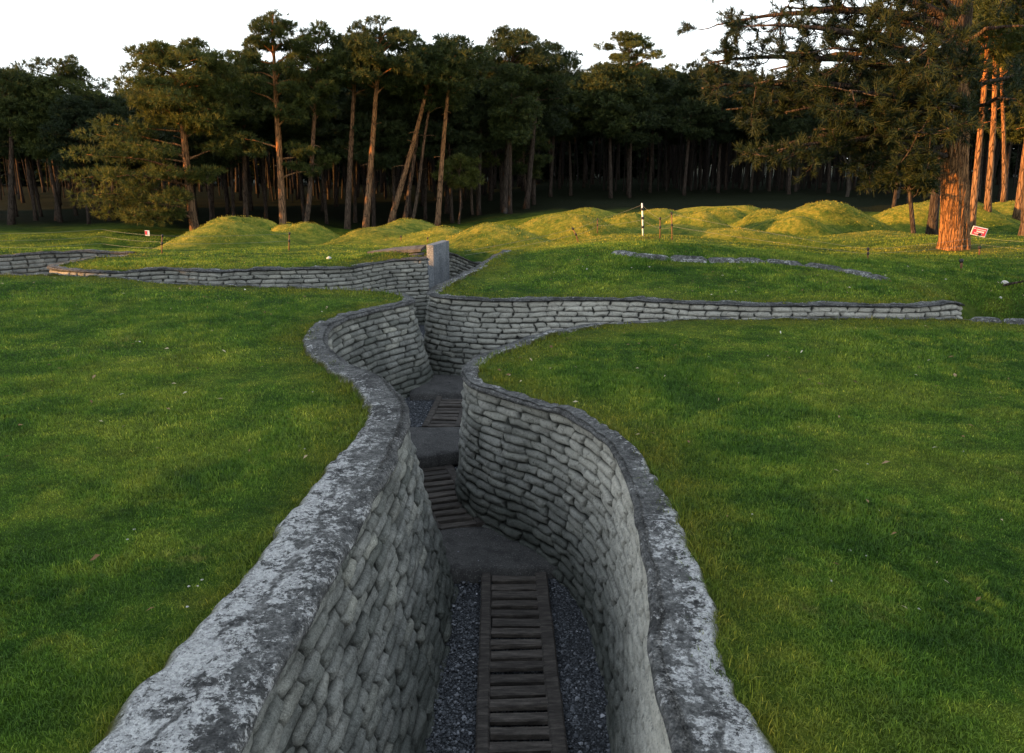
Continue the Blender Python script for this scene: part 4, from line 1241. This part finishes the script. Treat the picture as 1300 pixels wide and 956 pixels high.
# the big pine on the right
def big_pine():
    r = np.random.default_rng(77)
    base = on_ground(1212, 316)
    D = base.y
    def P(px, py, dd=0.0):
        q = at_d(px, py, D + dd); return np.array(q) - np.array(base)
    root = thing('pine_tree', 'big old pine on the right with plated orange bark and low spreading dark crown', 'tree', base, None)
    tb = MB()
    cen = np.array([P(1212.5, 319), P(1212, 312), P(1212, 300), P(1212, 270), P(1212, 240), P(1212, 215), P(1212, 190), P(1213, 150), P(1213, 100), P(1214, 40), P(1222, -60), P(1226, -180), P(1230, -300), P(1236, -430)])
    cen[0, 2] = -.25
    wpx = np.array([41, 36, 34, 32, 31, 30.5, 30.5, 31, 31, 31, 28, 23, 15, 5])
    t0 = np.linspace(0, 1, len(cen)); tt_ = np.linspace(0, 1, 150)
    path = np.stack([np.interp(tt_, t0, cen[:, k]) for k in range(3)], 1)
    rad = np.interp(tt_, t0, wpx / 1000 * D / 2)
    sides = 72
    ang = np.linspace(0, 2 * np.pi, sides, endpoint=False)
    zz = path[:, 2][:, None]
    # plated bark: long vertical ridges broken up along the stem
    rel = np.zeros((150, sides))
    for k, fq in enumerate((9, 14, 21)):
        rel += np.sin(ang[None] * fq + 1.1 * np.sin(zz * (2.1 + k) + k) + r.uniform(0, 6)) * (.030, .026, .02)[k]
    rel += r.normal(0, .016, rel.shape)
    rel += (.04 + .08 * np.sin(ang[None] * 5 + .6)) * np.exp(-np.maximum(zz, 0) / .16)
    rel += .05 * np.sin(ang[None] * 3 + 1) * np.exp(-np.maximum(zz, 0) / .35)
    RR = rad[:, None] * (1 + rel)
    V = np.stack([path[:, 0:1] + RR * np.cos(ang), path[:, 1:2] + RR * np.sin(ang), np.broadcast_to(zz, RR.shape)], -1)
    i = np.arange(149)[:, None] * sides; j = np.arange(sides)[None]; j2 = (j + 1) % sides
    tb.add(V.reshape(-1, 3), np.stack([i + j, i + j2, i + sides + j2, i + sides + j], -1).reshape(-1, 4))
    link('trunk', tb.mesh('trunk', m_bark_big, True), root)
    lb, cb = MB(), MB()
    def trunk_at(z): return np.array([np.interp(z, path[:, 2], path[:, k]) for k in range(3)])
    limbs = []
    # surveyed limbs: (height px on trunk, end px, end py, depth offset, sag)
    for ty, ex, ey, dd, sg in [(196, 1120, 170, -.6, -.15), (186, 1040, 160, .4, .2), (150, 960, 105, -1.0, .2), (120, 905, 75, -.5, .3), (170, 985, 185, -1.4, .1), (130, 930, 140, .6, .2),
                               (95, 950, 40, -1.2, .3), (60, 1000, 10, .4, .3), (100, 1060, 60, -2.0, .2), (30, 960, -40, -.6, .3), (160, 1060, 130, -2.2, .2), (140, 1100, 95, 1.6, .2),
                               (175, 1170, 170, -2.6, .1), (150, 1270, 130, -1.6, .2), (120, 1330, 100, .4, .2), (60, 1310, 40, -1.4, .2), (20, 1130, -20, -2.2, .3),
                               (80, 1180, 60, -2.8, .2), (110, 1240, 95, -2.6, .1), (-20, 1040, -60, .5, .3), (-60, 1290, -90, -1.2, .3), (-40, 1170, -70, -2.4, .3), (0, 1360, -10, .8, .2),
                               (160, 940, 190, -.2, .15), (135, 890, 118, .9, .2), (70, 985, 80, 1.8, .2), (165, 1140, 140, -1.8, .15), (145, 1200, 130, -2.8, .1),
                               (-10, 900, -20, .6, .3), (40, 915, 30, .2, .3), (125, 1050, 95, .6, .2), (155, 1130, 105, -1.0, .2), (105, 1120, 45, .2, .2), (140, 1000, 145, -.2, .2), (178, 1110, 205, -.4, 0),
                               (-120, 1000, -180, .5, .3), (-150, 1350, -200, 0, .3), (-200, 1180, -260, 1.5, .3), (-260, 1250, -340, -1.0, .2), (-320, 1200, -420, .5, .1)]:
        p0 = trunk_at(P(1215, ty)[2]); p1 = P(ex, ey, dd)
        L = np.linalg.norm(p1 - p0)
        lim = bend(p0, p1, sg * L * .22, 12, r, .05)
        lb.tube(lim, np.linspace(.035 + .016 * L, .016, 12), 7, wob=.04)
        limbs.append((lim, L))
    z_clear = P(1215, 148)[2]
    for lim, L in limbs:
        p_left = lim[-1][0] < -3.2
        nb = int(4 + L * (1.9 if p_left else 2.7))
        for k in range(nb):
            f = r.uniform(.22, 1.0) ** .8
            q = np.array([np.interp(f, np.linspace(0, 1, 12), lim[:, a]) for a in range(3)])
            dirl = lim[-1] - lim[0]; dirl /= np.linalg.norm(dirl)
            if q[1] < .3 and abs(q[0] - trunk_at(q[2])[0]) < .55 and r.random() < .75: continue
            if q[1] < .6 and -1.25 < q[0] < .9 and q[2] < z_clear: continue
            d = dirl * r.uniform(.1, .9) + np.array([r.normal(0, .6), r.normal(0, .6), r.normal(-.02, .38)])
            d /= np.linalg.norm(d)
            ll = r.uniform(.45, 1.15) * (1.15 - .45 * f)
            br = bend(q, q + d * ll, r.uniform(-.12, .06), 6, r, .03)
            lb.tube(br, np.linspace(.016, .006, 6), 4)
            # twigs, each ending in a brush of long needles
            for m in range(int(r.integers(5, 9))):
                g_ = r.uniform(.35, 1.0)
                s0 = np.array([np.interp(g_, np.linspace(0, 1, 6), br[:, a]) for a in range(3)])
                d2 = d * .5 + r.normal(0, .65, 3); d2[2] += .18; d2 /= np.linalg.norm(d2)
                tl = r.uniform(.12, .32)
                e = s0 + d2 * tl
                lb.tube(np.stack([s0, (s0 + e) / 2 + r.normal(0, .012, 3), e]), [.006, .005, .004], 3, cap=False)
                cen2 = np.stack([s0 + (e - s0) * u for u in (.35, .6, .85, 1.05)])
                nr = np.broadcast_to(d2 * .9, cen2.shape)
                needle_tufts(cb, cen2, nr, 15, .135, .013, r, 1.0, .22)
    link('limbs', lb.mesh('limbs', m_bark_dark, True), root)
    link('crown', cb.mesh('crown', m_needle_big, True), root)
    return root
big_pine()

# low drooping pine behind the big one
front_tree('low bushy pine with drooping boughs beside the big trunk', 1165, 27, 1150, 150, 245, 95, .09, 131, pads=26, pad_r=(.4, .7), tufts=60, ln=.19, wd=.03, shape='ball', needles=m_needle_big, bark=m_bark_dark, stubs=0)

# the wood behind: individually standing trees
protos = []
specs = [dict(H=11.5, crown0=5.6, rad=2.9), dict(H=10.6, crown0=5.2, rad=3.0), dict(H=12.2, crown0=6.2, rad=2.7), dict(H=11.0, crown0=4.8, rad=3.1), dict(H=9.8, crown0=5.0, rad=2.9), dict(H=11.8, crown0=5.8, rad=2.6)]
for i, s_ in enumerate(specs):
    protos.append(make_pine(300 + i, s_['H'], .155 + .012 * (i % 3), s_['crown0'], s_['rad'], (rng.uniform(-.7, .7), rng.uniform(-.4, .4)), pads=34, pad_r=(.9, 1.4), tufts=46, ln=.27, wd=.05, K=11,
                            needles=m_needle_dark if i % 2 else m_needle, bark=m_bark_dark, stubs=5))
sky_px = [(-200, 100), (0, 112), (60, 105), (110, 130), (150, 135), (200, 112), (300, 100), (420, 95), (560, 90), (640, 85), (700, 88), (760, 92), (840, 90), (900, 92), (1000, 105), (1100, 90), (1300, 60), (1500, 60)]
def skyline(px): return float(np.interp(px, [s[0] for s in sky_px], [s[1] for s in sky_px]))
wr = random.Random(5)
forest_roots = {}
def wood_tree(px, d, label, group):
    p = at_d(px, 250, d)
    x = p.x; z0 = tz(x, d)
    i = wr.randrange(len(protos))
    H = at_d(px, skyline(px) + wr.uniform(-6, 20), d).z - z0
    s = max(.55, min(1.55, H / specs[i]['H']))
    rz = wr.uniform(0, 6.28)
    if i in forest_roots: copy_tree(forest_roots[i], label, (x, d, z0), rz, s, group)
    else: forest_roots[i] = place_tree('pine_tree', label, protos[i], (x, d, z0), rz, s, group)
rows = [(49, 15, 'dark slender pine in the first shaded row of the wood', 'first shaded row of the wood'),
        (55, 14, 'dark slender pine in the shade deeper inside the wood', 'pines deeper inside the wood'),
        (62, 13, 'dark slender pine in the shade deeper inside the wood', 'pines deeper inside the wood'),
        (70, 13, 'dark slender pine in the shade deeper inside the wood', 'pines deeper inside the wood'),
        (79, 12, 'dark slender pine in the shade deeper inside the wood', 'pines deeper inside the wood'),
        (90, 14, 'dark slender pine in the shade deeper inside the wood', 'pines deeper inside the wood')]
for d0, step_m, lab, grp in rows:
    spacing = {49: 1.9, 55: 2.0, 62: 2.3, 70: 2.6, 79: 3.0, 90: 3.4}[d0]
    px = -60.0
    while px < 1370:
        d = d0 + wr.uniform(-2.8, 2.8)
        ok = True
        if d0 < 60 and 690 < px < 1130: ok = False         # the clearing reaches deeper there
        if d0 < 52 and px > 1130: ok = wr.random() < .6
        if 880 < px < 1120 and d0 > 75 and wr.random() < .45: ok = False
        if ok: wood_tree(px, d, lab, grp)
        px += spacing / d0 * 1000 * wr.uniform(.6, 1.4)

def far_wood():
    r = np.random.default_rng(15)
    cb = MB()
    V0, nr0 = [], []
    px = -160.0
    while px < 1460:
        d = r.uniform(98, 116)
        p = at_d(px, 250, d)
        zg = tz(p.x, d)
        H = at_d(px, skyline(px) + r.uniform(8, 40), d).z - zg
        lo = 0.0 if not 870 < px < 1120 else H * .18
        m = int(150 * (H - lo) / H) + 40
        v = r.normal(0, 1, (m, 3)); v /= np.linalg.norm(v, axis=1)[:, None]
        cen = np.array([p.x, d, zg + (lo + H) / 2]) + v * r.uniform(.1, 1, (m, 1)) ** .5 * np.array([2.6, 2.0, (H - lo) / 2 * 1.08])
        V0.append(cen); nr0.append(v * .6)
        px += 13
    needle_tufts(cb, np.concatenate(V0), np.concatenate(nr0), 7, 1.0, .5, r)
    o = link('far_wood', cb.mesh('far_wood', m_needle_dark))
    tag(o, 'dark mass of far trees closing the view at the back of the wood', 'wood', kind='stuff')
    sb_ = MB()
    for k in range(1100):
        px = r.uniform(-120, 1420) if k < 700 else r.uniform(840, 1140)
        d = r.uniform(66, 112); p = at_d(px, 250, d); zg = tz(p.x, d)
        h = r.uniform(6, 10.5); rr = r.uniform(.03, .11)
        ln_ = r.normal(0, .35, 2)
        sb_.tube([(p.x, d, zg - .2), (p.x + ln_[0] * .5, d + ln_[1] * .5, zg + h * .5), (p.x + ln_[0], d + ln_[1], zg + h)], [rr, rr * .8, rr * .4], 5, cap=False)
    o = link('thicket', sb_.mesh('thicket', m_stem))
    tag(o, 'thicket of thin bare stems far back between the pines', 'thicket', kind='stuff')
far_wood()

# bare broadleaved trees catching the light behind
def bare_tree(seed, H):
    r = np.random.default_rng(seed); mb = MB()
    def grow(p, d, L, rad, lev):
        e = p + d * L
        pts = bend(p, e, .0, 5, r, .04 * L)
        mb.tube(pts, np.linspace(rad, rad * .6, 5), 6 if lev < 2 else 3, cap=False)
        if lev >= 5: return
        for k in range(3 if lev < 2 else int(r.integers(2, 4))):
            nd = d + r.normal(0, .42, 3); nd[2] += .12; nd /= np.linalg.norm(nd)
            f = r.uniform(.55, 1.0)
            q = pts[0] + (pts[-1] - pts[0]) * f
            grow(q, nd, L * r.uniform(.6, .82), rad * .56, lev + 1)
    grow(np.array([0, 0, -.2]), np.array([0, 0, 1.0]), H * .32, .16, 0)
    return mb.mesh('trunk', m_bark_bare, True)
bm = [bare_tree(40, 11), bare_tree(41, 12)]
bare0 = None
for px, d, i, s in [(1075, 60, 0, 1.0), (1105, 66, 1, 1.0), (1138, 58, 0, 1.05), (1165, 70, 1, 1.1), (1040, 72, 1, .95), (985, 76, 0, .9), (945, 80, 1, .9), (1010, 66, 0, .85)]:
    p = at_d(px, 250, d)
    lab = 'bare broadleaved tree with fine grey twigs standing behind the big pine'
    loc = (p.x, d, tz(p.x, d))
    root = thing('bare_tree', lab, 'tree', loc, 'bare trees behind the big pine')
    root.rotation_euler = (0, 0, px); root.scale = (s, s, s)
    link('trunk', bm[i], root)

# woodland outside the view, up-sun, whose shadow lies over the trenches
def shade_wood():
    r = np.random.default_rng(9)
    cb, tb = MB(), MB()
    perp = np.array([math.cos(SUN_AZ), -math.sin(SUN_AZ)]); tv = np.array([travel.x, travel.y])
    def clump(o, s, h0, h1, rad, m):
        q = perp * o + tv * s
        zg = tz(q[0], q[1])
        tb.tube([(q[0], q[1], zg - .2), (q[0], q[1], zg + (h0 + h1) / 2)], [.14, .08], 6)
        v = r.normal(0, 1, (m, 3)); v /= np.linalg.norm(v, axis=1)[:, None]
        cen = np.array([q[0], q[1], zg + (h0 + h1) / 2]) + v * r.uniform(.2, 1, (m, 1)) ** .5 * np.array([rad, rad, (h1 - h0) / 2])
        needle_tufts(cb, cen, v * .6, 8, .5, .22, r)
    o = -11.8
    while o < 22:
        h = 4.5 + r.normal(0, .35)
        clump(o, -30 + r.uniform(-1.5, 1.5), -.4, h, 1.5, 240)
        clump(o + .6, -33 + r.uniform(-1.5, 1.5), -.4, h + .2, 1.5, 200)
        o += 1.3
    o = -64
    while o < -47:
        h = 11 + r.normal(0, 1.2)
        clump(o, -35 + r.uniform(-2, 2), 0, h, 2.0, 330)
        o += 1.6
    a = link('trunks', tb.mesh('trunks', m_bark_dark))
    b = link('wood', cb.mesh('wood', m_needle_dark))
    a.parent = b
    tag(b, 'belt of young trees outside the view that throws its shadow over the trenches', 'wood', kind='stuff')
    tag(a, kind='stuff')
shade_wood()

# ------------------------------------------------------------------ fence, signs and small things
def fence_post(label, px, py0, py1, rad=.009, mat=None, lean_px=0.0, bands=(.55, .98), name='fence_post', striped=False):
    b = on_ground(px, py1)
    t = at_d(px + lean_px, py0, b.y)
    root = thing(name, label, 'fence post', b, 'fence posts round the crater field')
    v = np.array(t) - np.array(b)
    mb = MB()
    mb.tube([(0, 0, -.1), tuple(v * .5), tuple(v)], rad, 8)
    mb.build('shaft', mat or m_rust, root)
    for f in bands:
        ib = MB(); c = v * f
        ib.tube([tuple(c - v / np.linalg.norm(v) * .028), tuple(c - v / np.linalg.norm(v) * .012), tuple(c + v / np.linalg.norm(v) * .014), tuple(c + v / np.linalg.norm(v) * .028)], [rad * 1.2, rad * 1.9, rad * 1.9, rad * 1.2], 10)
        ib.build('insulator' if not striped else 'black_band', m_black, root)
    return np.array(b), v
posts = {}
posts['a'] = fence_post('thin dark post at the foot of the left mounds', 205, 299, 322, .012, m_rust, 1)
posts['b'] = fence_post('thin dark post with two insulators on the left grass, nearer the middle', 366.5, 296, 318, .012, m_rust, 1)
posts['c'] = fence_post('short dark post just above the flat concrete roof', 509, 299, 306, .012, m_rust, 0, (.8,))
posts['d'] = fence_post('short dark post on the turf right above the concrete slab', 543, 301, 308, .012, m_rust, 0, (.8,))
posts['e'] = fence_post('dark post leaning left on the brow of the middle lawn', 736, 290, 307, .012, m_rust, -9)
posts['f'] = fence_post('upright dark post between the leaning post and the white pole', 758.5, 278, 296, .012, m_rust, 0)
posts['g'] = fence_post('white pole with black bands on top of the middle lawn', 816.5, 258, 300, .016, m_white, -1.5, (.28, .55, .82), 'striped_pole', True)
posts['h'] = fence_post('rusty post just right of the white pole', 838, 277, 303, .011, m_rust, 0)
posts['i'] = fence_post('rusty post second to the right of the white pole', 853.5, 270, 305, .011, m_rust, -1)
posts['j'] = fence_post('rusty post in the meadow left of the big pine', 1102, 316, 329, .012, m_rust, 0)
posts['k'] = fence_post('short rusty stake in the turf below the big pine', 1220.5, 330, 342, .018, m_rust, 0, (.9,))
posts['l'] = fence_post('short dark stake below the red sign', 1243.5, 313, 324, .016, m_rust, 0, (.9,))

def wires(label, keys_or_pts, fr):
    pts = []
    for k in keys_or_pts:
        if isinstance(k, str): pts.append(posts[k])
        else:
            b = on_ground(k[0], k[1]); t = at_d(k[0], k[2], b.y); pts.append((np.array(b), np.array(t) - np.array(b)))
    root = thing('fence_wire', label, 'wire', pts[0][0])
    off = np.array(pts[0][0])
    for f in fr:
        mb = MB()
        P = []
        for (b0, v0), (b1, v1) in zip(pts[:-1], pts[1:]):
            a, b = b0 + v0 * f, b1 + v1 * f
            for u in np.linspace(0, 1, 9)[:-1]:
                q = a + (b - a) * u; q = q - np.array([0, 0, .10 * u * (1 - u)]); P.append(q - off)
        P.append(pts[-1][0] + pts[-1][1] * f - off)
        mb.tube(P, .0017, 5)
        mb.build('strand', m_wire, root)
wires('thin pale fence wires strung in front of the dark wood at the far left', [(-20, 322, 297), (128, 317, 291), 'a'], (.3, .65, 1.0))
wires('thin fence wires crossing the left grass between two posts', ['a', 'b'], (.55, .98))
wires('thin fence wires running from the leaning post past the white pole', ['e', 'f', 'g', 'h', 'i', 'j'], (.5, .95))
wires('thin fence wires sloping down left from the leaning post', [(590, 332, 318), 'e'], (.55, .95))
wires('thin fence wires from the meadow post past the red sign', ['j', (1243, 322, 300), (1330, 330, 306)], (.55, .95))

# red warning sign, hanging tilted on the fence
def sign(label, px, py, w, h, tilt, dist, red_patch=False):
    p = at_d(px, py, dist)
    root = thing('warning_sign', label, 'sign', p)
    root.rotation_euler = (R(6), tilt, 0)
    mb = MB(); mb.box((0, 0, 0), (w, .008, h), 0, 0, .5, .003); mb.build('plate', m_white, root, smooth=False)
    if red_patch:
        mb = MB(); mb.box((-.0 - w * .22, -.006, h * .06), (w * .46, .005, h * .7)); mb.build('red_patch', m_red, root, smooth=False)
        return
    mb = MB(); mb.box((0, -.006, 0), (w - .03, .005, h - .03)); mb.build('red_face', m_red, root, smooth=False)
    # unreadable lines of lettering
    r = np.random.default_rng(3)
    mb = MB()
    mb.box((-w * .36, -.0095, h * .26), (w * .09, .003, h * .09))
    for row, (a, b, th) in enumerate([(-.24, .34, .10), (-.18, .30, .17), (-.30, .22, .10)]):
        x = a * w
        while x < b * w:
            ww = w * r.uniform(.03, .055)
            mb.box((x + ww / 2, -.0095, h * (.22 - .22 * row)), (ww, .003, h * th))
            x += ww + w * .018
    mb.build('lettering', m_white, root, smooth=False)
    mb = MB(); mb.box((.02, -.012, -h * .30), (.05, .012, .05), 0, 0, .5, .004); mb.build('clip', m_black, root, smooth=False)
bz = on_ground(1243, 322)
sign('tilted red sign with white border and lettering beside the big pine', 1243, 294, .30, .175, R(12), bz.y)
sb = on_ground(187, 318)
sign('small white sign with a red patch on the fence at the far left', 187, 296, .09, .11, R(3), sb.y, True)

def stone(name, label, px, py, size, mat, group=None, seed=0, flat_=.6):
    r = np.random.default_rng(seed + int(px))
    b = on_ground(px, py)
    n1_, n2_ = 12, 8
    th = np.linspace(0, 2 * np.pi, n1_, endpoint=False); ph = np.linspace(-1.35, 1.35, n2_)
    T, P_ = np.meshgrid(th, ph)
    rad = size / 2 * (1 + .16 * np.sin(T * 2 + r.uniform(0, 6)) + .10 * np.sin(T * 3 + P_ * 2 + r.uniform(0, 6)) + r.normal(0, .04, T.shape))
    V = np.stack([rad * np.cos(P_) * np.cos(T) * 1.25, rad * np.cos(P_) * np.sin(T) * .85, rad * np.sin(P_) * flat_ + size * flat_ * .3], -1).reshape(-1, 3)
    i = np.arange(n2_ - 1)[:, None] * n1_; j = np.arange(n1_)[None]; j2 = (j + 1) % n1_
    Q = np.stack([i + j, i + j2, i + n1_ + j2, i + n1_ + j], -1).reshape(-1, 4)
    V = np.concatenate([V, [[0, 0, V[:, 2].min()], [0, 0, V[:, 2].max()]]])
    k = np.arange(n1_); e = (n2_ - 1) * n1_
    Tt = np.concatenate([np.stack([(k + 1) % n1_, k, np.full(n1_, len(V) - 2)], 1), np.stack([e + k, e + (k + 1) % n1_, np.full(n1_, len(V) - 1)], 1)])
    o = link(name, fast_mesh(name, V, [Q, Tt], mat, True), None, b)
    o.rotation_euler = (0, 0, r.uniform(0, 6))
    tag(o, label, 'stone' if mat is m_chalk else 'leaf', group)
stone('stone', 'pale flat stone lying on the grass above the left sandbag wall', 418, 329.5, .10, m_chalk, None, 1)
stone('stone', 'cream rounded stone on the slope at the right edge', 1275, 362, .07, m_chalk, None, 2, .9)
stone('stone', 'white stone in the bottom of the dip at the right edge', 1270, 380, .035, m_chalk, None, 3, .9)
stone('boulder', 'small pale grey boulder at the foot of the dark wood beside the mound', 642, 271, .26, m_slab, None, 4, 1.5)
chips = [(240, 748), (251, 746), (238, 772), (257, 741), (171, 677), (162, 686), (387, 571), (380, 567), (397, 500), (1079, 702), (1100, 707), (1055, 742), (1166, 779), (955, 655), (1115, 653), (1101, 591), (1014, 543), (745, 343), (825, 340), (802, 341), (775, 480), (1045, 487), (1223, 577), (770, 470), (1257, 500), (200, 530)]
for k, (px, py) in enumerate(chips):
    stone('stone_chip', 'small white chip of stone lying in the short grass', px, py, .010 if py > 450 else .028, m_chalk, 'white stone chips in the lawns', k, .7)

# dead leaves and straw in the lawns
def litter():
    r = np.random.default_rng(31)
    N = 900
    x = r.uniform(-8, 9, N); y = 2 + r.random(N) ** .8 * 11
    k = ~inside(void_poly, x, y) & (np.abs(x) < .8 * y + 1); x, y = x[k], y[k]
    k = edge_dist(x, y) > .16; x, y = x[k], y[k]; N = len(x)
    a = r.uniform(0, 6.28, N); L = r.uniform(.010, .026, N); W = L * r.uniform(.25, .7, N)
    z = terrain(x, y) + .018 + r.uniform(0, .014, N)
    c = np.stack([x, y, z], 1)
    u = np.stack([np.cos(a), np.sin(a), r.normal(0, .3, N)], 1) * L[:, None]; v = np.stack([-np.sin(a), np.cos(a), r.normal(0, .3, N)], 1) * W[:, None]
    up = np.array([0, 0, .006])
    V = np.stack([c - u, c - v * .8 - u * .1 + up * .4, c + u, c + v * .8 + u * .1 + up, c + up * .2], 1)
    i = np.arange(N)[:, None] * 5
    T = np.concatenate([i + np.array([[0, 1, 4]]), i + np.array([[1, 2, 4]]), i + np.array([[2, 3, 4]]), i + np.array([[3, 0, 4]])])
    M = Mat('dead_leaf')
    M.leafy(M.ramp(M.attr('tone'), [(0, (.07, .040, .020)), (.55, (.22, .13, .06)), (.8, (.40, .33, .20)), (1, (.62, .58, .48))]), .2, .8)
    o = link('leaf_litter', fast_mesh('leaf_litter', V.reshape(-1, 3), [T], M.m, False, {'tone': np.repeat(r.random(N), 5)}))
    tag(o, 'scattered dead leaves and bits of straw lying in the lawns', 'leaf litter', kind='stuff')
litter()

# fallen branch in the dip
b = on_ground(1285, 365)
root = thing('fallen_branch', 'short dark fallen branch lying on the slope at the right edge', 'branch', b)
mb = MB(); mb.tube([(-.16, -.05, .03), (-.02, 0, .05), (.12, .02, .07), (.24, .05, .10)], [.016, .018, .015, .008], 7, wob=.05)
mb.tube([(.05, .01, .055), (.12, -.06, .10), (.17, -.12, .13)], [.010, .008, .004], 5)
mb.build('branch', m_bark_dark, root)
